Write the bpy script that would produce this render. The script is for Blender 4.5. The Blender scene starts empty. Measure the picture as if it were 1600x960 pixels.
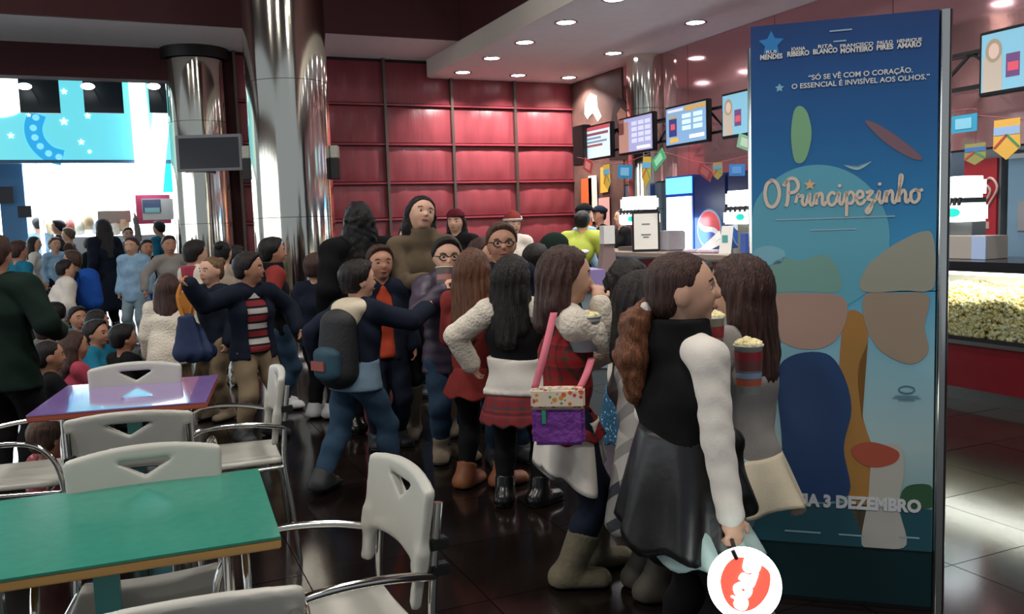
import bpy, bmesh, math, random
import numpy as np
from mathutils import Vector, Matrix
random.seed(7)
R = math.radians
col = bpy.context.scene.collection
sc = bpy.context.scene

# ------------------------------------------------------------------ camera
CAM = Vector((0, 0, 1.45)); YAW = R(24.0); PITCH = R(5.5); ROLL = R(1.9); FPX = 1350.0
_F = Vector((math.sin(YAW)*math.cos(PITCH), math.cos(YAW)*math.cos(PITCH), -math.sin(PITCH)))
_R0 = Vector((math.cos(YAW), -math.sin(YAW), 0)); _U0 = _R0.cross(_F)
CR = _R0*math.cos(ROLL) - _U0*math.sin(ROLL); CU = _U0*math.cos(ROLL) + _R0*math.sin(ROLL)
cd = bpy.data.cameras.new('camera'); cam = bpy.data.objects.new('camera', cd); col.objects.link(cam)
cd.sensor_width = 36; cd.lens = 36*FPX/1600.0; cd.clip_start = 0.05; cd.clip_end = 200
M3 = Matrix((CR, CU, -_F)).transposed()
cam.matrix_world = Matrix.Translation(CAM) @ M3.to_4x4()
sc.camera = cam
FH = Vector((math.sin(YAW), math.cos(YAW), 0))

# ------------------------------------------------------------------ world, exposure, large lights
w = bpy.data.worlds.new('World'); sc.world = w; w.use_nodes = True
w.node_tree.nodes['Background'].inputs[0].default_value = (0.62, 0.70, 0.78, 1)
w.node_tree.nodes['Background'].inputs[1].default_value = 0.38
sc.view_settings.view_transform = 'Standard'; sc.view_settings.look = 'None'
sc.view_settings.gamma = 1.0; sc.view_settings.use_curve_mapping = False
sc.view_settings.exposure = 0.35
def area(name, loc, size, power, color=(1, .95, .9), rot=(0, 0, 0), sizey=None, spread=None):
    l = bpy.data.lights.new(name, 'AREA'); l.energy = power; l.color = color; l.size = size
    if sizey: l.shape = 'RECTANGLE'; l.size_y = sizey
    if spread: l.spread = R(spread)
    o = bpy.data.objects.new(name, l); col.objects.link(o); o.location = loc; o.rotation_euler = rot
    return o
HALL_FILL_LAMPS = [(-2.2, 1.2), (1.6, -1.2), (-2.2, 5.2), (2.6, 5.6), (2.6, 1.6), (-5.2, 3.4), (-4.5, 9.0)]
HALL_W = 85
DOWN_W = 16
SHOP_W = 260

def ray(x, y):
    return (_F + CR*((x-800)/FPX) - CU*((y-480)/FPX))
def atY(x, y, Y):
    d = ray(x, y); t = (Y-CAM.y)/d.y; return CAM + d*t
def atX(x, y, X):
    d = ray(x, y); t = (X-CAM.x)/d.x; return CAM + d*t
def atZ(x, y, Z):
    d = ray(x, y); t = (Z-CAM.z)/d.z; return CAM + d*t
def atD(x, y, D):
    d = ray(x, y); t = D/d.dot(FH); return CAM + d*t

# ------------------------------------------------------------------ materials
def lin(c):
    if isinstance(c, str):
        c = c.lstrip('#'); c = tuple(int(c[i:i+2], 16)/255 for i in (0, 2, 4))
    return tuple((v/12.92 if v <= .04045 else ((v+.055)/1.055)**2.4) for v in c[:3]) + (1.0,)
_mats = {}
def mat(name, c, rough=.7, metal=0, emit=None, es=0, bump=0, bscale=60, vary=0, vscale=8, coat=0, spec=None, trans=0, stretch=None, alpha=1):
    if name in _mats: return _mats[name]
    m = bpy.data.materials.new(name); m.use_nodes = True; nt = m.node_tree; N = nt.nodes; L = nt.links
    b = N['Principled BSDF']; b.inputs['Base Color'].default_value = lin(c); b.inputs['Roughness'].default_value = rough
    b.inputs['Metallic'].default_value = metal; b.inputs['Coat Weight'].default_value = coat
    if spec is not None: b.inputs['Specular IOR Level'].default_value = spec
    if trans: b.inputs['Transmission Weight'].default_value = trans
    if emit is not None:
        b.inputs['Emission Color'].default_value = lin(emit); b.inputs['Emission Strength'].default_value = es
    if bump or vary:
        tc = N.new('ShaderNodeTexCoord'); mp = N.new('ShaderNodeMapping'); L.new(tc.outputs['Object'], mp.inputs[0])
        if stretch: mp.inputs['Scale'].default_value = stretch
    if bump:
        n = N.new('ShaderNodeTexNoise'); n.inputs['Scale'].default_value = bscale; n.inputs['Detail'].default_value = 3
        L.new(mp.outputs[0], n.inputs['Vector'])
        bp = N.new('ShaderNodeBump'); bp.inputs['Strength'].default_value = bump; bp.inputs['Distance'].default_value = .01
        L.new(n.outputs['Fac'], bp.inputs['Height']); L.new(bp.outputs[0], b.inputs['Normal'])
    if vary:
        n2 = N.new('ShaderNodeTexNoise'); n2.inputs['Scale'].default_value = vscale; n2.inputs['Detail'].default_value = 4
        L.new(mp.outputs[0], n2.inputs['Vector'])
        cr = N.new('ShaderNodeValToRGB'); l = lin(c)
        cr.color_ramp.elements[0].position = .3; cr.color_ramp.elements[1].position = .7
        cr.color_ramp.elements[0].color = tuple(max(0, v*(1-vary)) for v in l[:3])+(1,)
        cr.color_ramp.elements[1].color = tuple(min(1, v*(1+vary)) for v in l[:3])+(1,)
        L.new(n2.outputs['Fac'], cr.inputs[0]); L.new(cr.outputs[0], b.inputs['Base Color'])
    _mats[name] = m
    return m
def cloth(name, c, vary=.18, bump=.15): return mat('cloth_'+name, c, .92, bump=bump, bscale=160, vary=vary, vscale=9, spec=.2)
def emis(name, c, s):
    return mat('glow_'+name, c, .5, emit=c, es=s)
def bands(name, axis, stops, period, rough=.9, phase=0.0, axis2=None, stops2=None, period2=None, mixf=.5, rot=0.0):
    """repeating colour bands along an object axis (0,1,2), or along the angle-free diagonal; optional second set for checks"""
    if name in _mats: return _mats[name]
    m = bpy.data.materials.new(name); m.use_nodes = True; nt = m.node_tree; N = nt.nodes; L = nt.links
    b = N['Principled BSDF']; b.inputs['Roughness'].default_value = rough; b.inputs['Specular IOR Level'].default_value = .2
    tc = N.new('ShaderNodeTexCoord'); mp = N.new('ShaderNodeMapping'); L.new(tc.outputs['Object'], mp.inputs[0])
    mp.inputs['Rotation'].default_value = (0, rot, 0)
    sx = N.new('ShaderNodeSeparateXYZ'); L.new(mp.outputs[0], sx.inputs[0])
    def one(ax, st, per, ph):
        mu = N.new('ShaderNodeMath'); mu.operation = 'MULTIPLY_ADD'; mu.inputs[1].default_value = 1/per; mu.inputs[2].default_value = ph+10
        L.new(sx.outputs[ax], mu.inputs[0])
        fr = N.new('ShaderNodeMath'); fr.operation = 'FRACT'; L.new(mu.outputs[0], fr.inputs[0])
        cr = N.new('ShaderNodeValToRGB'); cr.color_ramp.interpolation = 'CONSTANT'
        e = cr.color_ramp.elements
        e[0].position = st[0][0]; e[0].color = lin(st[0][1]); e[1].position = st[1][0]; e[1].color = lin(st[1][1])
        for p, c in st[2:]:
            x = e.new(p); x.color = lin(c)
        L.new(fr.outputs[0], cr.inputs[0]); return cr
    c1 = one(axis, stops, period, phase)
    out = c1.outputs[0]
    if axis2 is not None:
        c2 = one(axis2, stops2, period2, phase)
        mx = N.new('ShaderNodeMix'); mx.data_type = 'RGBA'; mx.inputs['Factor'].default_value = mixf
        L.new(c1.outputs[0], mx.inputs['A']); L.new(c2.outputs[0], mx.inputs['B']); out = mx.outputs['Result']
    L.new(out, b.inputs['Base Color'])
    _mats[name] = m
    return m
def floral(name, base, spots, scale=40, thr=.35, rough=.8):
    if name in _mats: return _mats[name]
    m = bpy.data.materials.new(name); m.use_nodes = True; nt = m.node_tree; N = nt.nodes; L = nt.links
    b = N['Principled BSDF']; b.inputs['Roughness'].default_value = rough
    tc = N.new('ShaderNodeTexCoord'); v = N.new('ShaderNodeTexVoronoi'); v.inputs['Scale'].default_value = scale
    L.new(tc.outputs['Object'], v.inputs['Vector'])
    cr = N.new('ShaderNodeValToRGB'); cr.color_ramp.interpolation = 'CONSTANT'; e = cr.color_ramp.elements
    e[0].position = 0; e[0].color = lin(spots[0]); e[1].position = 1/len(spots); e[1].color = lin(spots[1 % len(spots)])
    for i in range(2, len(spots)): e.new(i/len(spots)).color = lin(spots[i])
    sp = N.new('ShaderNodeSeparateColor'); L.new(v.outputs['Color'], sp.inputs[0]); L.new(sp.outputs[0], cr.inputs[0])
    lt = N.new('ShaderNodeMath'); lt.operation = 'LESS_THAN'; lt.inputs[1].default_value = thr; L.new(v.outputs['Distance'], lt.inputs[0])
    mx = N.new('ShaderNodeMix'); mx.data_type = 'RGBA'; mx.inputs['A'].default_value = lin(base)
    L.new(lt.outputs[0], mx.inputs['Factor']); L.new(cr.outputs[0], mx.inputs['B']); L.new(mx.outputs['Result'], b.inputs['Base Color'])
    _mats[name] = m
    return m
def zgrad(name, stops, axis=2, lo=0., hi=1., rough=.45, noise=0., coat=0, spec=.5):
    """colour gradient along an object axis"""
    if name in _mats: return _mats[name]
    m = bpy.data.materials.new(name); m.use_nodes = True; nt = m.node_tree; N = nt.nodes; L = nt.links
    b = N['Principled BSDF']; b.inputs['Roughness'].default_value = rough; b.inputs['Coat Weight'].default_value = coat
    b.inputs['Specular IOR Level'].default_value = spec
    tc = N.new('ShaderNodeTexCoord'); sx = N.new('ShaderNodeSeparateXYZ'); L.new(tc.outputs['Object'], sx.inputs[0])
    mr = N.new('ShaderNodeMapRange'); mr.inputs['From Min'].default_value = lo; mr.inputs['From Max'].default_value = hi
    L.new(sx.outputs[axis], mr.inputs['Value']); fac = mr.outputs[0]
    if noise:
        n = N.new('ShaderNodeTexNoise'); n.inputs['Scale'].default_value = 3; n.inputs['Detail'].default_value = 3
        L.new(tc.outputs['Object'], n.inputs['Vector'])
        ad = N.new('ShaderNodeMath'); ad.operation = 'MULTIPLY_ADD'; ad.inputs[1].default_value = noise; L.new(n.outputs['Fac'], ad.inputs[0]); L.new(fac, ad.inputs[2])
        sb = N.new('ShaderNodeMath'); sb.operation = 'SUBTRACT'; sb.inputs[1].default_value = noise*.5; L.new(ad.outputs[0], sb.inputs[0]); fac = sb.outputs[0]
    cr = N.new('ShaderNodeValToRGB'); e = cr.color_ramp.elements
    e[0].position = stops[0][0]; e[0].color = lin(stops[0][1]); e[1].position = stops[1][0]; e[1].color = lin(stops[1][1])
    for p, c in stops[2:]: e.new(p).color = lin(c)
    L.new(fac, cr.inputs[0]); L.new(cr.outputs[0], b.inputs['Base Color'])
    _mats[name] = m
    return m

M_chrome = mat('chrome', '#d4d2cc', .12, 1.0)
M_steel = mat('steel', '#9a9a98', .3, 1.0)
M_black = mat('black_plastic', '#0c0c0e', .45)
M_white = mat('white_plastic', '#b0afa7', .4, vary=.05, vscale=5)
M_paper = mat('paper_white', '#e4e2dc', .8)
M_grey = mat('grey_plastic', '#77787c', .5)
M_ink = mat('poster_white_ink', '#d9d6d0', .6)

# ------------------------------------------------------------------ mesh builders
def tag(o, label=None, cat=None, group=None, kind=None):
    if label: o['label'] = label
    if cat: o['category'] = cat
    if group: o['group'] = group
    if kind: o['kind'] = kind
    return o
def thing(name, label, cat, loc=(0, 0, 0), rotz=0, group=None):
    o = bpy.data.objects.new(name, None); col.objects.link(o); o.empty_display_size = .1
    o.location = loc; o.rotation_euler = (0, 0, rotz)
    return tag(o, label, cat, group)
def meshobj(name, verts, faces, m, parent=None, smooth=False, matidx=None, mats=None):
    me = bpy.data.meshes.new(name)
    me.from_pydata([tuple(v) for v in verts], [], [tuple(f) for f in faces]); me.update()
    for mm in (mats or [m]): me.materials.append(mm)
    if matidx is not None: me.polygons.foreach_set('material_index', matidx)
    if smooth: me.polygons.foreach_set('use_smooth', [True]*len(me.polygons))
    o = bpy.data.objects.new(name, me); col.objects.link(o)
    if parent is not None: o.parent = parent
    return o
def np_mesh(name, V, Q, m, parent=None):
    me = bpy.data.meshes.new(name); nv, nq = len(V), len(Q)
    me.vertices.add(nv); me.vertices.foreach_set('co', np.ascontiguousarray(V, dtype=np.float32).ravel())
    me.loops.add(nq*4); me.loops.foreach_set('vertex_index', np.ascontiguousarray(Q, dtype=np.int32).ravel())
    me.polygons.add(nq); me.polygons.foreach_set('loop_start', np.arange(0, nq*4, 4, dtype=np.int32))
    me.polygons.foreach_set('use_smooth', np.ones(nq, dtype=bool))
    me.update(calc_edges=True); me.materials.append(m)
    o = bpy.data.objects.new(name, me); col.objects.link(o)
    if parent is not None: o.parent = parent
    return o
class MB:
    def __init__(s): s.v = []; s.f = []; s.sm = []
    def add(s, vs, fs, smooth=False):
        n = len(s.v); s.v += [Vector(v) for v in vs]; s.f += [tuple(i+n for i in f) for f in fs]; s.sm += [smooth]*len(fs); return s
    def box(s, lo, hi):
        x0, y0, z0 = lo; x1, y1, z1 = hi
        return s.add([(x0, y0, z0), (x1, y0, z0), (x1, y1, z0), (x0, y1, z0), (x0, y0, z1), (x1, y0, z1), (x1, y1, z1), (x0, y1, z1)],
              [(0, 3, 2, 1), (4, 5, 6, 7), (0, 1, 5, 4), (1, 2, 6, 5), (2, 3, 7, 6), (3, 0, 4, 7)])
    def bar(s, a, b, wx, wy, up=(0, 0, 1)):
        a = Vector(a); b = Vector(b); d = (b-a).normalized(); u = Vector(up)
        if abs(d.dot(u)) > .98: u = Vector((0, 1, 0))
        x = d.cross(u).normalized()*wx/2; y = x.normalized().cross(d)*wy/2
        vs = [a-x-y, a+x-y, a+x+y, a-x+y, b-x-y, b+x-y, b+x+y, b-x+y]
        return s.add(vs, [(0, 3, 2, 1), (4, 5, 6, 7), (0, 1, 5, 4), (1, 2, 6, 5), (2, 3, 7, 6), (3, 0, 4, 7)])
    def tube(s, pts, r, n=8, cap=True):
        pts = [Vector(p) for p in pts]; k = len(pts); rs = r if isinstance(r, (list, tuple)) else [r]*k
        prev = None; rings = []
        for i, p in enumerate(pts):
            d = (pts[min(i+1, k-1)] - pts[max(i-1, 0)])
            d = d.normalized() if d.length > 1e-9 else Vector((0, 0, 1))
            u = prev if prev is not None else (Vector((0, 0, 1)) if abs(d.z) < .9 else Vector((1, 0, 0)))
            x = (u - d*u.dot(d)).normalized(); prev = x; y = d.cross(x)
            rings.append([p + (x*math.cos(2*math.pi*j/n) + y*math.sin(2*math.pi*j/n))*rs[i] for j in range(n)])
        vs = [v for rr in rings for v in rr]
        fs = [(i*n+j, i*n+(j+1) % n, (i+1)*n+(j+1) % n, (i+1)*n+j) for i in range(k-1) for j in range(n)]
        s.add(vs, fs, True)
        if cap:
            s.add(rings[0], [tuple(range(n-1, -1, -1))]); s.add(rings[-1], [tuple(range(n))])
        return s
    def cyl(s, a, b, r, r2=None, n=16): return s.tube([a, b], [r, r if r2 is None else r2], n)
    def lathe(s, prof, c=(0, 0, 0), n=32, axis=None):
        c = Vector(c); vs = []; k = len(prof)
        for r, z in prof:
            for j in range(n):
                a = 2*math.pi*j/n; vs.append(c + Vector((r*math.cos(a), r*math.sin(a), z)))
        fs = [(i*n+j, i*n+(j+1) % n, (i+1)*n+(j+1) % n, (i+1)*n+j) for i in range(k-1) for j in range(n)]
        s.add(vs, fs, True)
        return s
    def disc(s, c, nrm, r, n=24, ry=None, up=(0, 0, 1)):
        c = Vector(c); nn = Vector(nrm).normalized(); u = Vector(up)
        if abs(nn.dot(u)) > .98: u = Vector((0, 1, 0))
        x = u.cross(nn).normalized(); y = nn.cross(x); ry = ry or r
        s.add([c + x*r*math.cos(2*math.pi*j/n) + y*ry*math.sin(2*math.pi*j/n) for j in range(n)], [tuple(range(n))]); return s
    def slab(s, poly, o, x, y, t):
        """2D polygon (convex or simple) in frame o,x,y extruded by vector t"""
        o = Vector(o); x = Vector(x); y = Vector(y); t = Vector(t); n = len(poly)
        a = [o + x*p[0] + y*p[1] for p in poly]; b = [p + t for p in a]
        s.add(a+b, [tuple(range(n-1, -1, -1)), tuple(range(n, 2*n))] + [(i, (i+1) % n, n+(i+1) % n, n+i) for i in range(n)]); return s
    def sphere(s, c, r, n=10, m=6, sq=(1, 1, 1)):
        c = Vector(c); vs = []; fs = []
        for i in range(m+1):
            t = math.pi*i/m
            for j in range(n):
                a = 2*math.pi*j/n
                vs.append(c + Vector((r*sq[0]*math.sin(t)*math.cos(a), r*sq[1]*math.sin(t)*math.sin(a), r*sq[2]*math.cos(t))))
        for i in range(m):
            for j in range(n): fs.append((i*n+j, (i+1)*n+j, (i+1)*n+(j+1) % n, i*n+(j+1) % n))
        s.add(vs, fs, True); return s
    def build(s, name, m, parent=None, origin=None, bevel=0, world=False):
        """top-level: the origin goes to the base centre; world=True with a parent: points are world coordinates"""
        if parent is None and origin is None and s.v:
            xs = [v.x for v in s.v]; ys = [v.y for v in s.v]; zs = [v.z for v in s.v]
            origin = Vector(((min(xs)+max(xs))/2, (min(ys)+max(ys))/2, min(zs)))
        og = Vector(origin) if origin is not None else Vector((0, 0, 0))
        if world and parent is not None:
            inv = parent.matrix_basis.inverted() if parent.parent is None else (parent.parent.matrix_basis @ parent.matrix_basis).inverted()
            vs = [inv @ v for v in s.v]
        else: vs = [v-og for v in s.v]
        o = meshobj(name, vs, s.f, m, parent)
        if any(s.sm): o.data.polygons.foreach_set('use_smooth', s.sm)
        if parent is None: o.location = og
        if bevel:
            bm = bmesh.new(); bm.from_mesh(o.data)
            bmesh.ops.remove_doubles(bm, verts=bm.verts, dist=1e-6)
            bmesh.ops.bevel(bm, geom=list(bm.edges), offset=bevel, segments=2, affect='EDGES', clamp_overlap=True)
            bm.to_mesh(o.data); bm.free()
        return o
def box(name, lo, hi, m, parent=None, bevel=0, world=True):
    lo2 = [min(a, b) for a, b in zip(lo, hi)]; hi2 = [max(a, b) for a, b in zip(lo, hi)]
    return MB().box(lo2, hi2).build(name, m, parent, bevel=bevel, world=world and parent is not None)
def struct(o): o['kind'] = 'structure'; return o
def smoothpts(pts, n=6, closed=False):
    pts = [Vector(p) for p in pts]; out = []; k = len(pts)
    rng = range(k if closed else k-1)
    for i in rng:
        if closed: p0, p1, p2, p3 = pts[(i-1) % k], pts[i], pts[(i+1) % k], pts[(i+2) % k]
        else: p0, p1, p2, p3 = pts[max(i-1, 0)], pts[i], pts[i+1], pts[min(i+2, k-1)]
        for j in range(n):
            t = j/n
            out.append(.5*((2*p1) + (p2-p0)*t + (2*p0-5*p1+4*p2-p3)*t*t + (3*p1-p0-3*p2+p3)*t*t*t))
    if not closed: out.append(pts[-1])
    return out
def text(name, body, size, m, parent, o, x, y, align='CENTER', bold=0.0, depth=.001, width=None, spacing=1.0):
    """flat lettering in the frame o (baseline point), x (reading direction), y (up); parent-local"""
    cu = bpy.data.curves.new(name, 'FONT'); cu.body = body; cu.size = size; cu.align_x = align; cu.offset = bold; cu.extrude = depth
    cu.space_character = spacing; cu.resolution_u = 3; cu.space_line = .9
    t = bpy.data.objects.new(name, cu); col.objects.link(t)
    dg = bpy.context.evaluated_depsgraph_get(); me = bpy.data.meshes.new_from_object(t.evaluated_get(dg))
    bpy.data.objects.remove(t); bpy.data.curves.remove(cu)
    n = len(me.vertices); V = np.empty(n*3, np.float32); me.vertices.foreach_get('co', V); V = V.reshape(-1, 3)
    if width and n:
        s = width/(V[:, 0].max()-V[:, 0].min()); V[:, 0] *= s
    x = np.array(Vector(x).normalized()); y = np.array(Vector(y).normalized()); z = np.cross(x, y)
    W = np.array(o)[None] + V[:, :1]*x + V[:, 1:2]*y + V[:, 2:3]*z
    me.vertices.foreach_set('co', W.astype(np.float32).ravel()); me.update()
    me.materials.clear(); me.materials.append(m)
    ob = bpy.data.objects.new(name, me); col.objects.link(ob); ob.parent = parent
    return ob
def copy_tree(o, parent=None):
    c = o.copy(); col.objects.link(c); c.parent = parent
    for ch in list(o.children): copy_tree(ch, c)
    return c

# ------------------------------------------------------------------ signed distance modelling (for bodies, garments, hair, moulded plastic)
def smin(a, b, k):
    if k <= 0: return np.minimum(a, b)
    h = np.maximum(k-np.abs(a-b), 0)/k
    return np.minimum(a, b) - h*h*k*.25
def d_cone(P, a, b, ra, rb, lat=None, ls=1.0):
    a = np.asarray(a, float); b = np.asarray(b, float); ba = b-a; L2 = max(ba.dot(ba), 1e-9)
    t = np.clip(((P-a)@ba)/L2, 0, 1); v = P-(a+t[:, None]*ba)
    if lat is not None:
        lat = np.asarray(lat, float); q = v@lat; v = v - (q*(1-1/ls))[:, None]*lat
    return np.sqrt((v*v).sum(1)) - (ra+(rb-ra)*t)
def d_ell(P, c, r, M=None):
    q = P-np.asarray(c, float)
    if M is not None: q = q@M          # columns of M: local axes
    r = np.asarray(r, float); k0 = np.sqrt(((q/r)**2).sum(1)); k1 = np.sqrt(((q/(r*r))**2).sum(1))
    return k0*(k0-1)/np.maximum(k1, 1e-6)
def prims_d(P, prims, infl=0.0):
    d = None
    for p in prims:
        if p[0] == 'c':
            e = d_cone(P, p[1], p[2], p[3]+infl, p[4]+infl, p[6] if len(p) > 6 else None, p[7] if len(p) > 7 else 1.0); k = p[5]
        else:
            e = d_ell(P, p[1], np.asarray(p[2])+infl, p[4]); k = p[3]
        d = e if d is None else smin(d, e, k)
    return d
def prims_bounds(prims, pad):
    lo = np.full(3, 1e9); hi = -lo
    for p in prims:
        if p[0] == 'c':
            s = max(p[3], p[4])*(p[7] if len(p) > 7 else 1)
            for q in (p[1], p[2]): q = np.asarray(q); lo = np.minimum(lo, q-s); hi = np.maximum(hi, q+s)
        else:
            s = max(p[2]); q = np.asarray(p[1]); lo = np.minimum(lo, q-s); hi = np.maximum(hi, q+s)
    return lo-pad, hi+pad
_C8 = np.array([(i, j, k) for i in (0, 1) for j in (0, 1) for k in (0, 1)])
_E12 = [(a, b) for a in range(8) for b in range(a+1, 8) if np.abs(_C8[a]-_C8[b]).sum() == 1]
def sdf_mesh(f, lo, hi, h):
    B = 4; lo = np.asarray(lo, float)-h; n = np.ceil((np.asarray(hi)+h-lo)/(h*B)).astype(int)+1
    g = np.stack(np.meshgrid(*[np.arange(k) for k in n], indexing='ij'), -1).reshape(-1, 3)
    dc = f(lo + (g*B+B/2)*h)
    near = np.abs(dc) < h*B*1.35
    N = n*B+1; D = np.where(np.repeat(np.repeat(np.repeat(dc.reshape(n), B, 0), B, 1), B, 2) < 0, -1.0, 1.0)
    D = np.pad(D, ((0, 1), (0, 1), (0, 1)), mode='edge')
    mask = np.zeros(N, bool); gb = g[near]*B
    off = np.stack(np.meshgrid(*[np.arange(B+1)]*3, indexing='ij'), -1).reshape(-1, 3)
    for o in off: mask[gb[:, 0]+o[0], gb[:, 1]+o[1], gb[:, 2]+o[2]] = True
    idx = np.argwhere(mask)
    if len(idx) == 0: return np.zeros((0, 3)), np.zeros((0, 4), int)
    D[mask] = f(lo+idx*h)
    D[np.abs(D) < 1e-9] = 1e-9
    S = D < 0
    cnt = sum(S[i:N[0]-1+i, j:N[1]-1+j, k:N[2]-1+k].astype(np.int8) for i, j, k in _C8)
    act = (cnt > 0) & (cnt < 8); ci = np.argwhere(act); vid = np.full(act.shape, -1, np.int64); vid[act] = np.arange(len(ci))
    vals = [D[ci[:, 0]+c[0], ci[:, 1]+c[1], ci[:, 2]+c[2]] for c in _C8]
    acc = np.zeros((len(ci), 3)); ct = np.zeros(len(ci))
    for a, b in _E12:
        va, vb = vals[a], vals[b]; x = (va < 0) != (vb < 0); den = np.where(np.abs(va-vb) < 1e-12, 1, va-vb); t = np.where(x, va/den, 0)
        acc += np.where(x[:, None], _C8[a] + t[:, None]*(_C8[b]-_C8[a]), 0); ct += x
    V = lo + (ci + acc/np.maximum(ct, 1)[:, None])*h
    quads = []
    for ax in range(3):
        u, v = (ax+1) % 3, (ax+2) % 3
        s0 = [slice(0, N[q]-1) for q in range(3)]; s1 = list(s0); s1[ax] = slice(1, N[ax])
        s0[ax] = slice(0, N[ax]-1)
        X = S[tuple(s0)] != S[tuple(s1)]
        e = np.argwhere(X); e = e[(e[:, u] > 0) & (e[:, v] > 0)]
        du = np.zeros(3, int); du[u] = 1; dv = np.zeros(3, int); dv[v] = 1
        q = np.stack([vid[tuple((e-du-dv).T)], vid[tuple((e-dv).T)], vid[tuple(e.T)], vid[tuple((e-du).T)]], 1)
        neg = S[tuple(e.T)]; q[~neg] = q[~neg][:, ::-1]
        quads.append(q)
    Q = np.concatenate(quads); Q = Q[(Q >= 0).all(1)]
    return V, Q
def blob(name, prims, m, parent, h, infl=0.0, cut=None, disp=None):
    lo, hi = prims_bounds(prims, infl+.02)
    def f(P):
        d = prims_d(P, prims, infl)
        if disp is not None: d = d + disp(P)
        if cut is not None: d = cut(P, d)
        return d
    V, Q = sdf_mesh(f, lo, hi, h)
    if len(V) == 0: return None
    return np_mesh(name, V, Q, m, parent)

# ================================================================== THE SETTING
M_floor = mat('dark_polished_tile', '#17110f', .13, vary=.35, vscale=2.2, spec=.5)
M_slab = mat('dark_tile_joint', '#0d0a09', .4)
M_red = mat('red_vinyl_panel', '#80363d', .36, bump=.5, bscale=7, stretch=(2.2, 1, .35), vary=.12, vscale=3)
M_redrail = mat('red_gloss_rail', '#8a3540', .22)
M_maroon = mat('maroon_paint', '#401319', .75, vary=.1)
M_soffit = mat('grey_ceiling_paint', '#d2cecf', .85, vary=.03)
M_fascia = mat('beige_fascia_paint', '#d6ccc3', .85)
M_mull = mat('brushed_mullion', '#6e625b', .35, .8)
M_darkwall = mat('dark_wall_paint', '#1d1014', .7)
YW = 13.9; XM = 7.5; ZS = 3.9; Z1 = 4.18; XS = 4.8; YS = 12.3

TX0, TY0, TN, TM, TS = -2.4, .6, 14, 19, .6
TX1, TY1 = TX0+TN*TS, TY0+TM*TS
fl = MB().box((TX0, TY0, -.2), (TX1, TY1, -.009))
fl.box((-14, -5, -.2), (TX0, 30, 0)); fl.box((TX1, -5, -.2), (9, 30, 0)); fl.box((TX0, -5, -.2), (TX1, TY0, 0)); fl.box((TX0, TY1, -.2), (TX1, 30, 0))
floor = fl.build('floor', M_floor, origin=(0, 0, 0)); struct(floor); floor.data.materials.append(M_slab); floor.data.polygons[1].material_index = 1
tm = MB().box((-TS/2+.0025, -TS/2+.0025, -.009), (TS/2-.0025, TS/2-.0025, 0))
first = None
for i in range(TN):
    for j in range(TM):
        if first is None:
            first = tm.build('tile', M_floor, floor); t = first
        else:
            t = first.copy(); col.objects.link(t)
        t.location = (TX0+(i+.5)*TS, TY0+(j+.5)*TS, random.uniform(-.0004, .0004))
        t.rotation_euler = (random.uniform(-.0012, .0012), random.uniform(-.0012, .0012), 0)

# red wall with rails, mullions and padded panels
wall = box('wall_back', (.98, YW, 0), (XM+.2, YW+.25, Z1), M_darkwall); struct(wall)
mx = [atY(p, 220, YW-.06).x for p in (604, 708, 806, 898)]
step = (mx[3]-mx[0])/3
mx = [mx[0]-2*step, mx[0]-step] + mx + [XM-.02]
rz = [atY(706, y, YW-.06).z for y in (166, 226, 285, 340)]
dz = (rz[0]-rz[3])/3
rz = [Z1-.02] + rz + [rz[3]-dz, rz[3]-2*dz, .06]
rz = sorted(set(round(z, 3) for z in rz if z > 0), reverse=True)
for k in range(len(mx)-1):
    for q in range(len(rz)-1):
        x0, x1, z1, z0 = mx[k]+.02, mx[k+1]-.02, rz[q]-.03, rz[q+1]+.03
        if x1-x0 < .05 or z1-z0 < .05: continue
        b = MB(); nu, nv = 16, 6; ph = random.uniform(0, 9); vs = []
        for v in range(nv+1):
            for u in range(nu+1):
                a, c = u/nu, v/nv
                bulge = .028*math.sin(math.pi*c)**.5*min(1, 6*a, 6*(1-a)) + .007*math.sin(a*23+ph+.8*math.sin(3*c+ph))*math.sin(math.pi*c)
                vs.append((x0+(x1-x0)*a, YW-.012-bulge, z0+(z1-z0)*c))
        fs = [(v*(nu+1)+u, v*(nu+1)+u+1, (v+1)*(nu+1)+u+1, (v+1)*(nu+1)+u) for v in range(nv) for u in range(nu)]
        b.add(vs, fs, True).build('wall_panel', M_red, wall, world=True)
for z in rz[1:]:
    b = MB(); b.box((mx[0], YW-.075, z-.018), (XM-.02, YW-.002, z+.012)); b.build('wall_rail', M_redrail, wall, world=True)
for x in mx[:-1]:
    b = MB(); b.box((x-.022, YW-.095, 0), (x+.022, YW-.003, Z1)); b.build('wall_mullion', M_mull, wall, world=True)

# pier and header to the left, shop hall behind
pier = struct(box('wall_left', (.98, YW-.02, 0), (1.7, YW-.001, Z1), M_maroon))
hdr = struct(box('trim_1', (-12, YW, 3.72), (.979, YW+.3, Z1), M_maroon))
# ceilings: strip along the red wall, high recess with maroon sides, low soffit above the counter
c1 = struct(MB().box((-12, YS, Z1), (XS, YW+.3, Z1+.12)).build('ceiling', M_soffit))
r1 = struct(box('trim_2', (-12, YS-.06, Z1+.001), (XS, YS, 6.2), M_maroon))
r2 = struct(box('trim_3', (XS-.06, -5, Z1+.001), (XS, YS-.06, 6.2), M_maroon))
hc = struct(box('ceiling', (-12, -5, 6.2), (XS, YS, 6.35), M_maroon))
so = struct(MB().box((XS+.004, -5, ZS), (9, YW, Z1+.12)).build('ceiling', M_soffit))
fa = struct(box('trim_4', (XS-.05, -5, ZS), (XS+.003, YW-.1, Z1), M_fascia))

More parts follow.
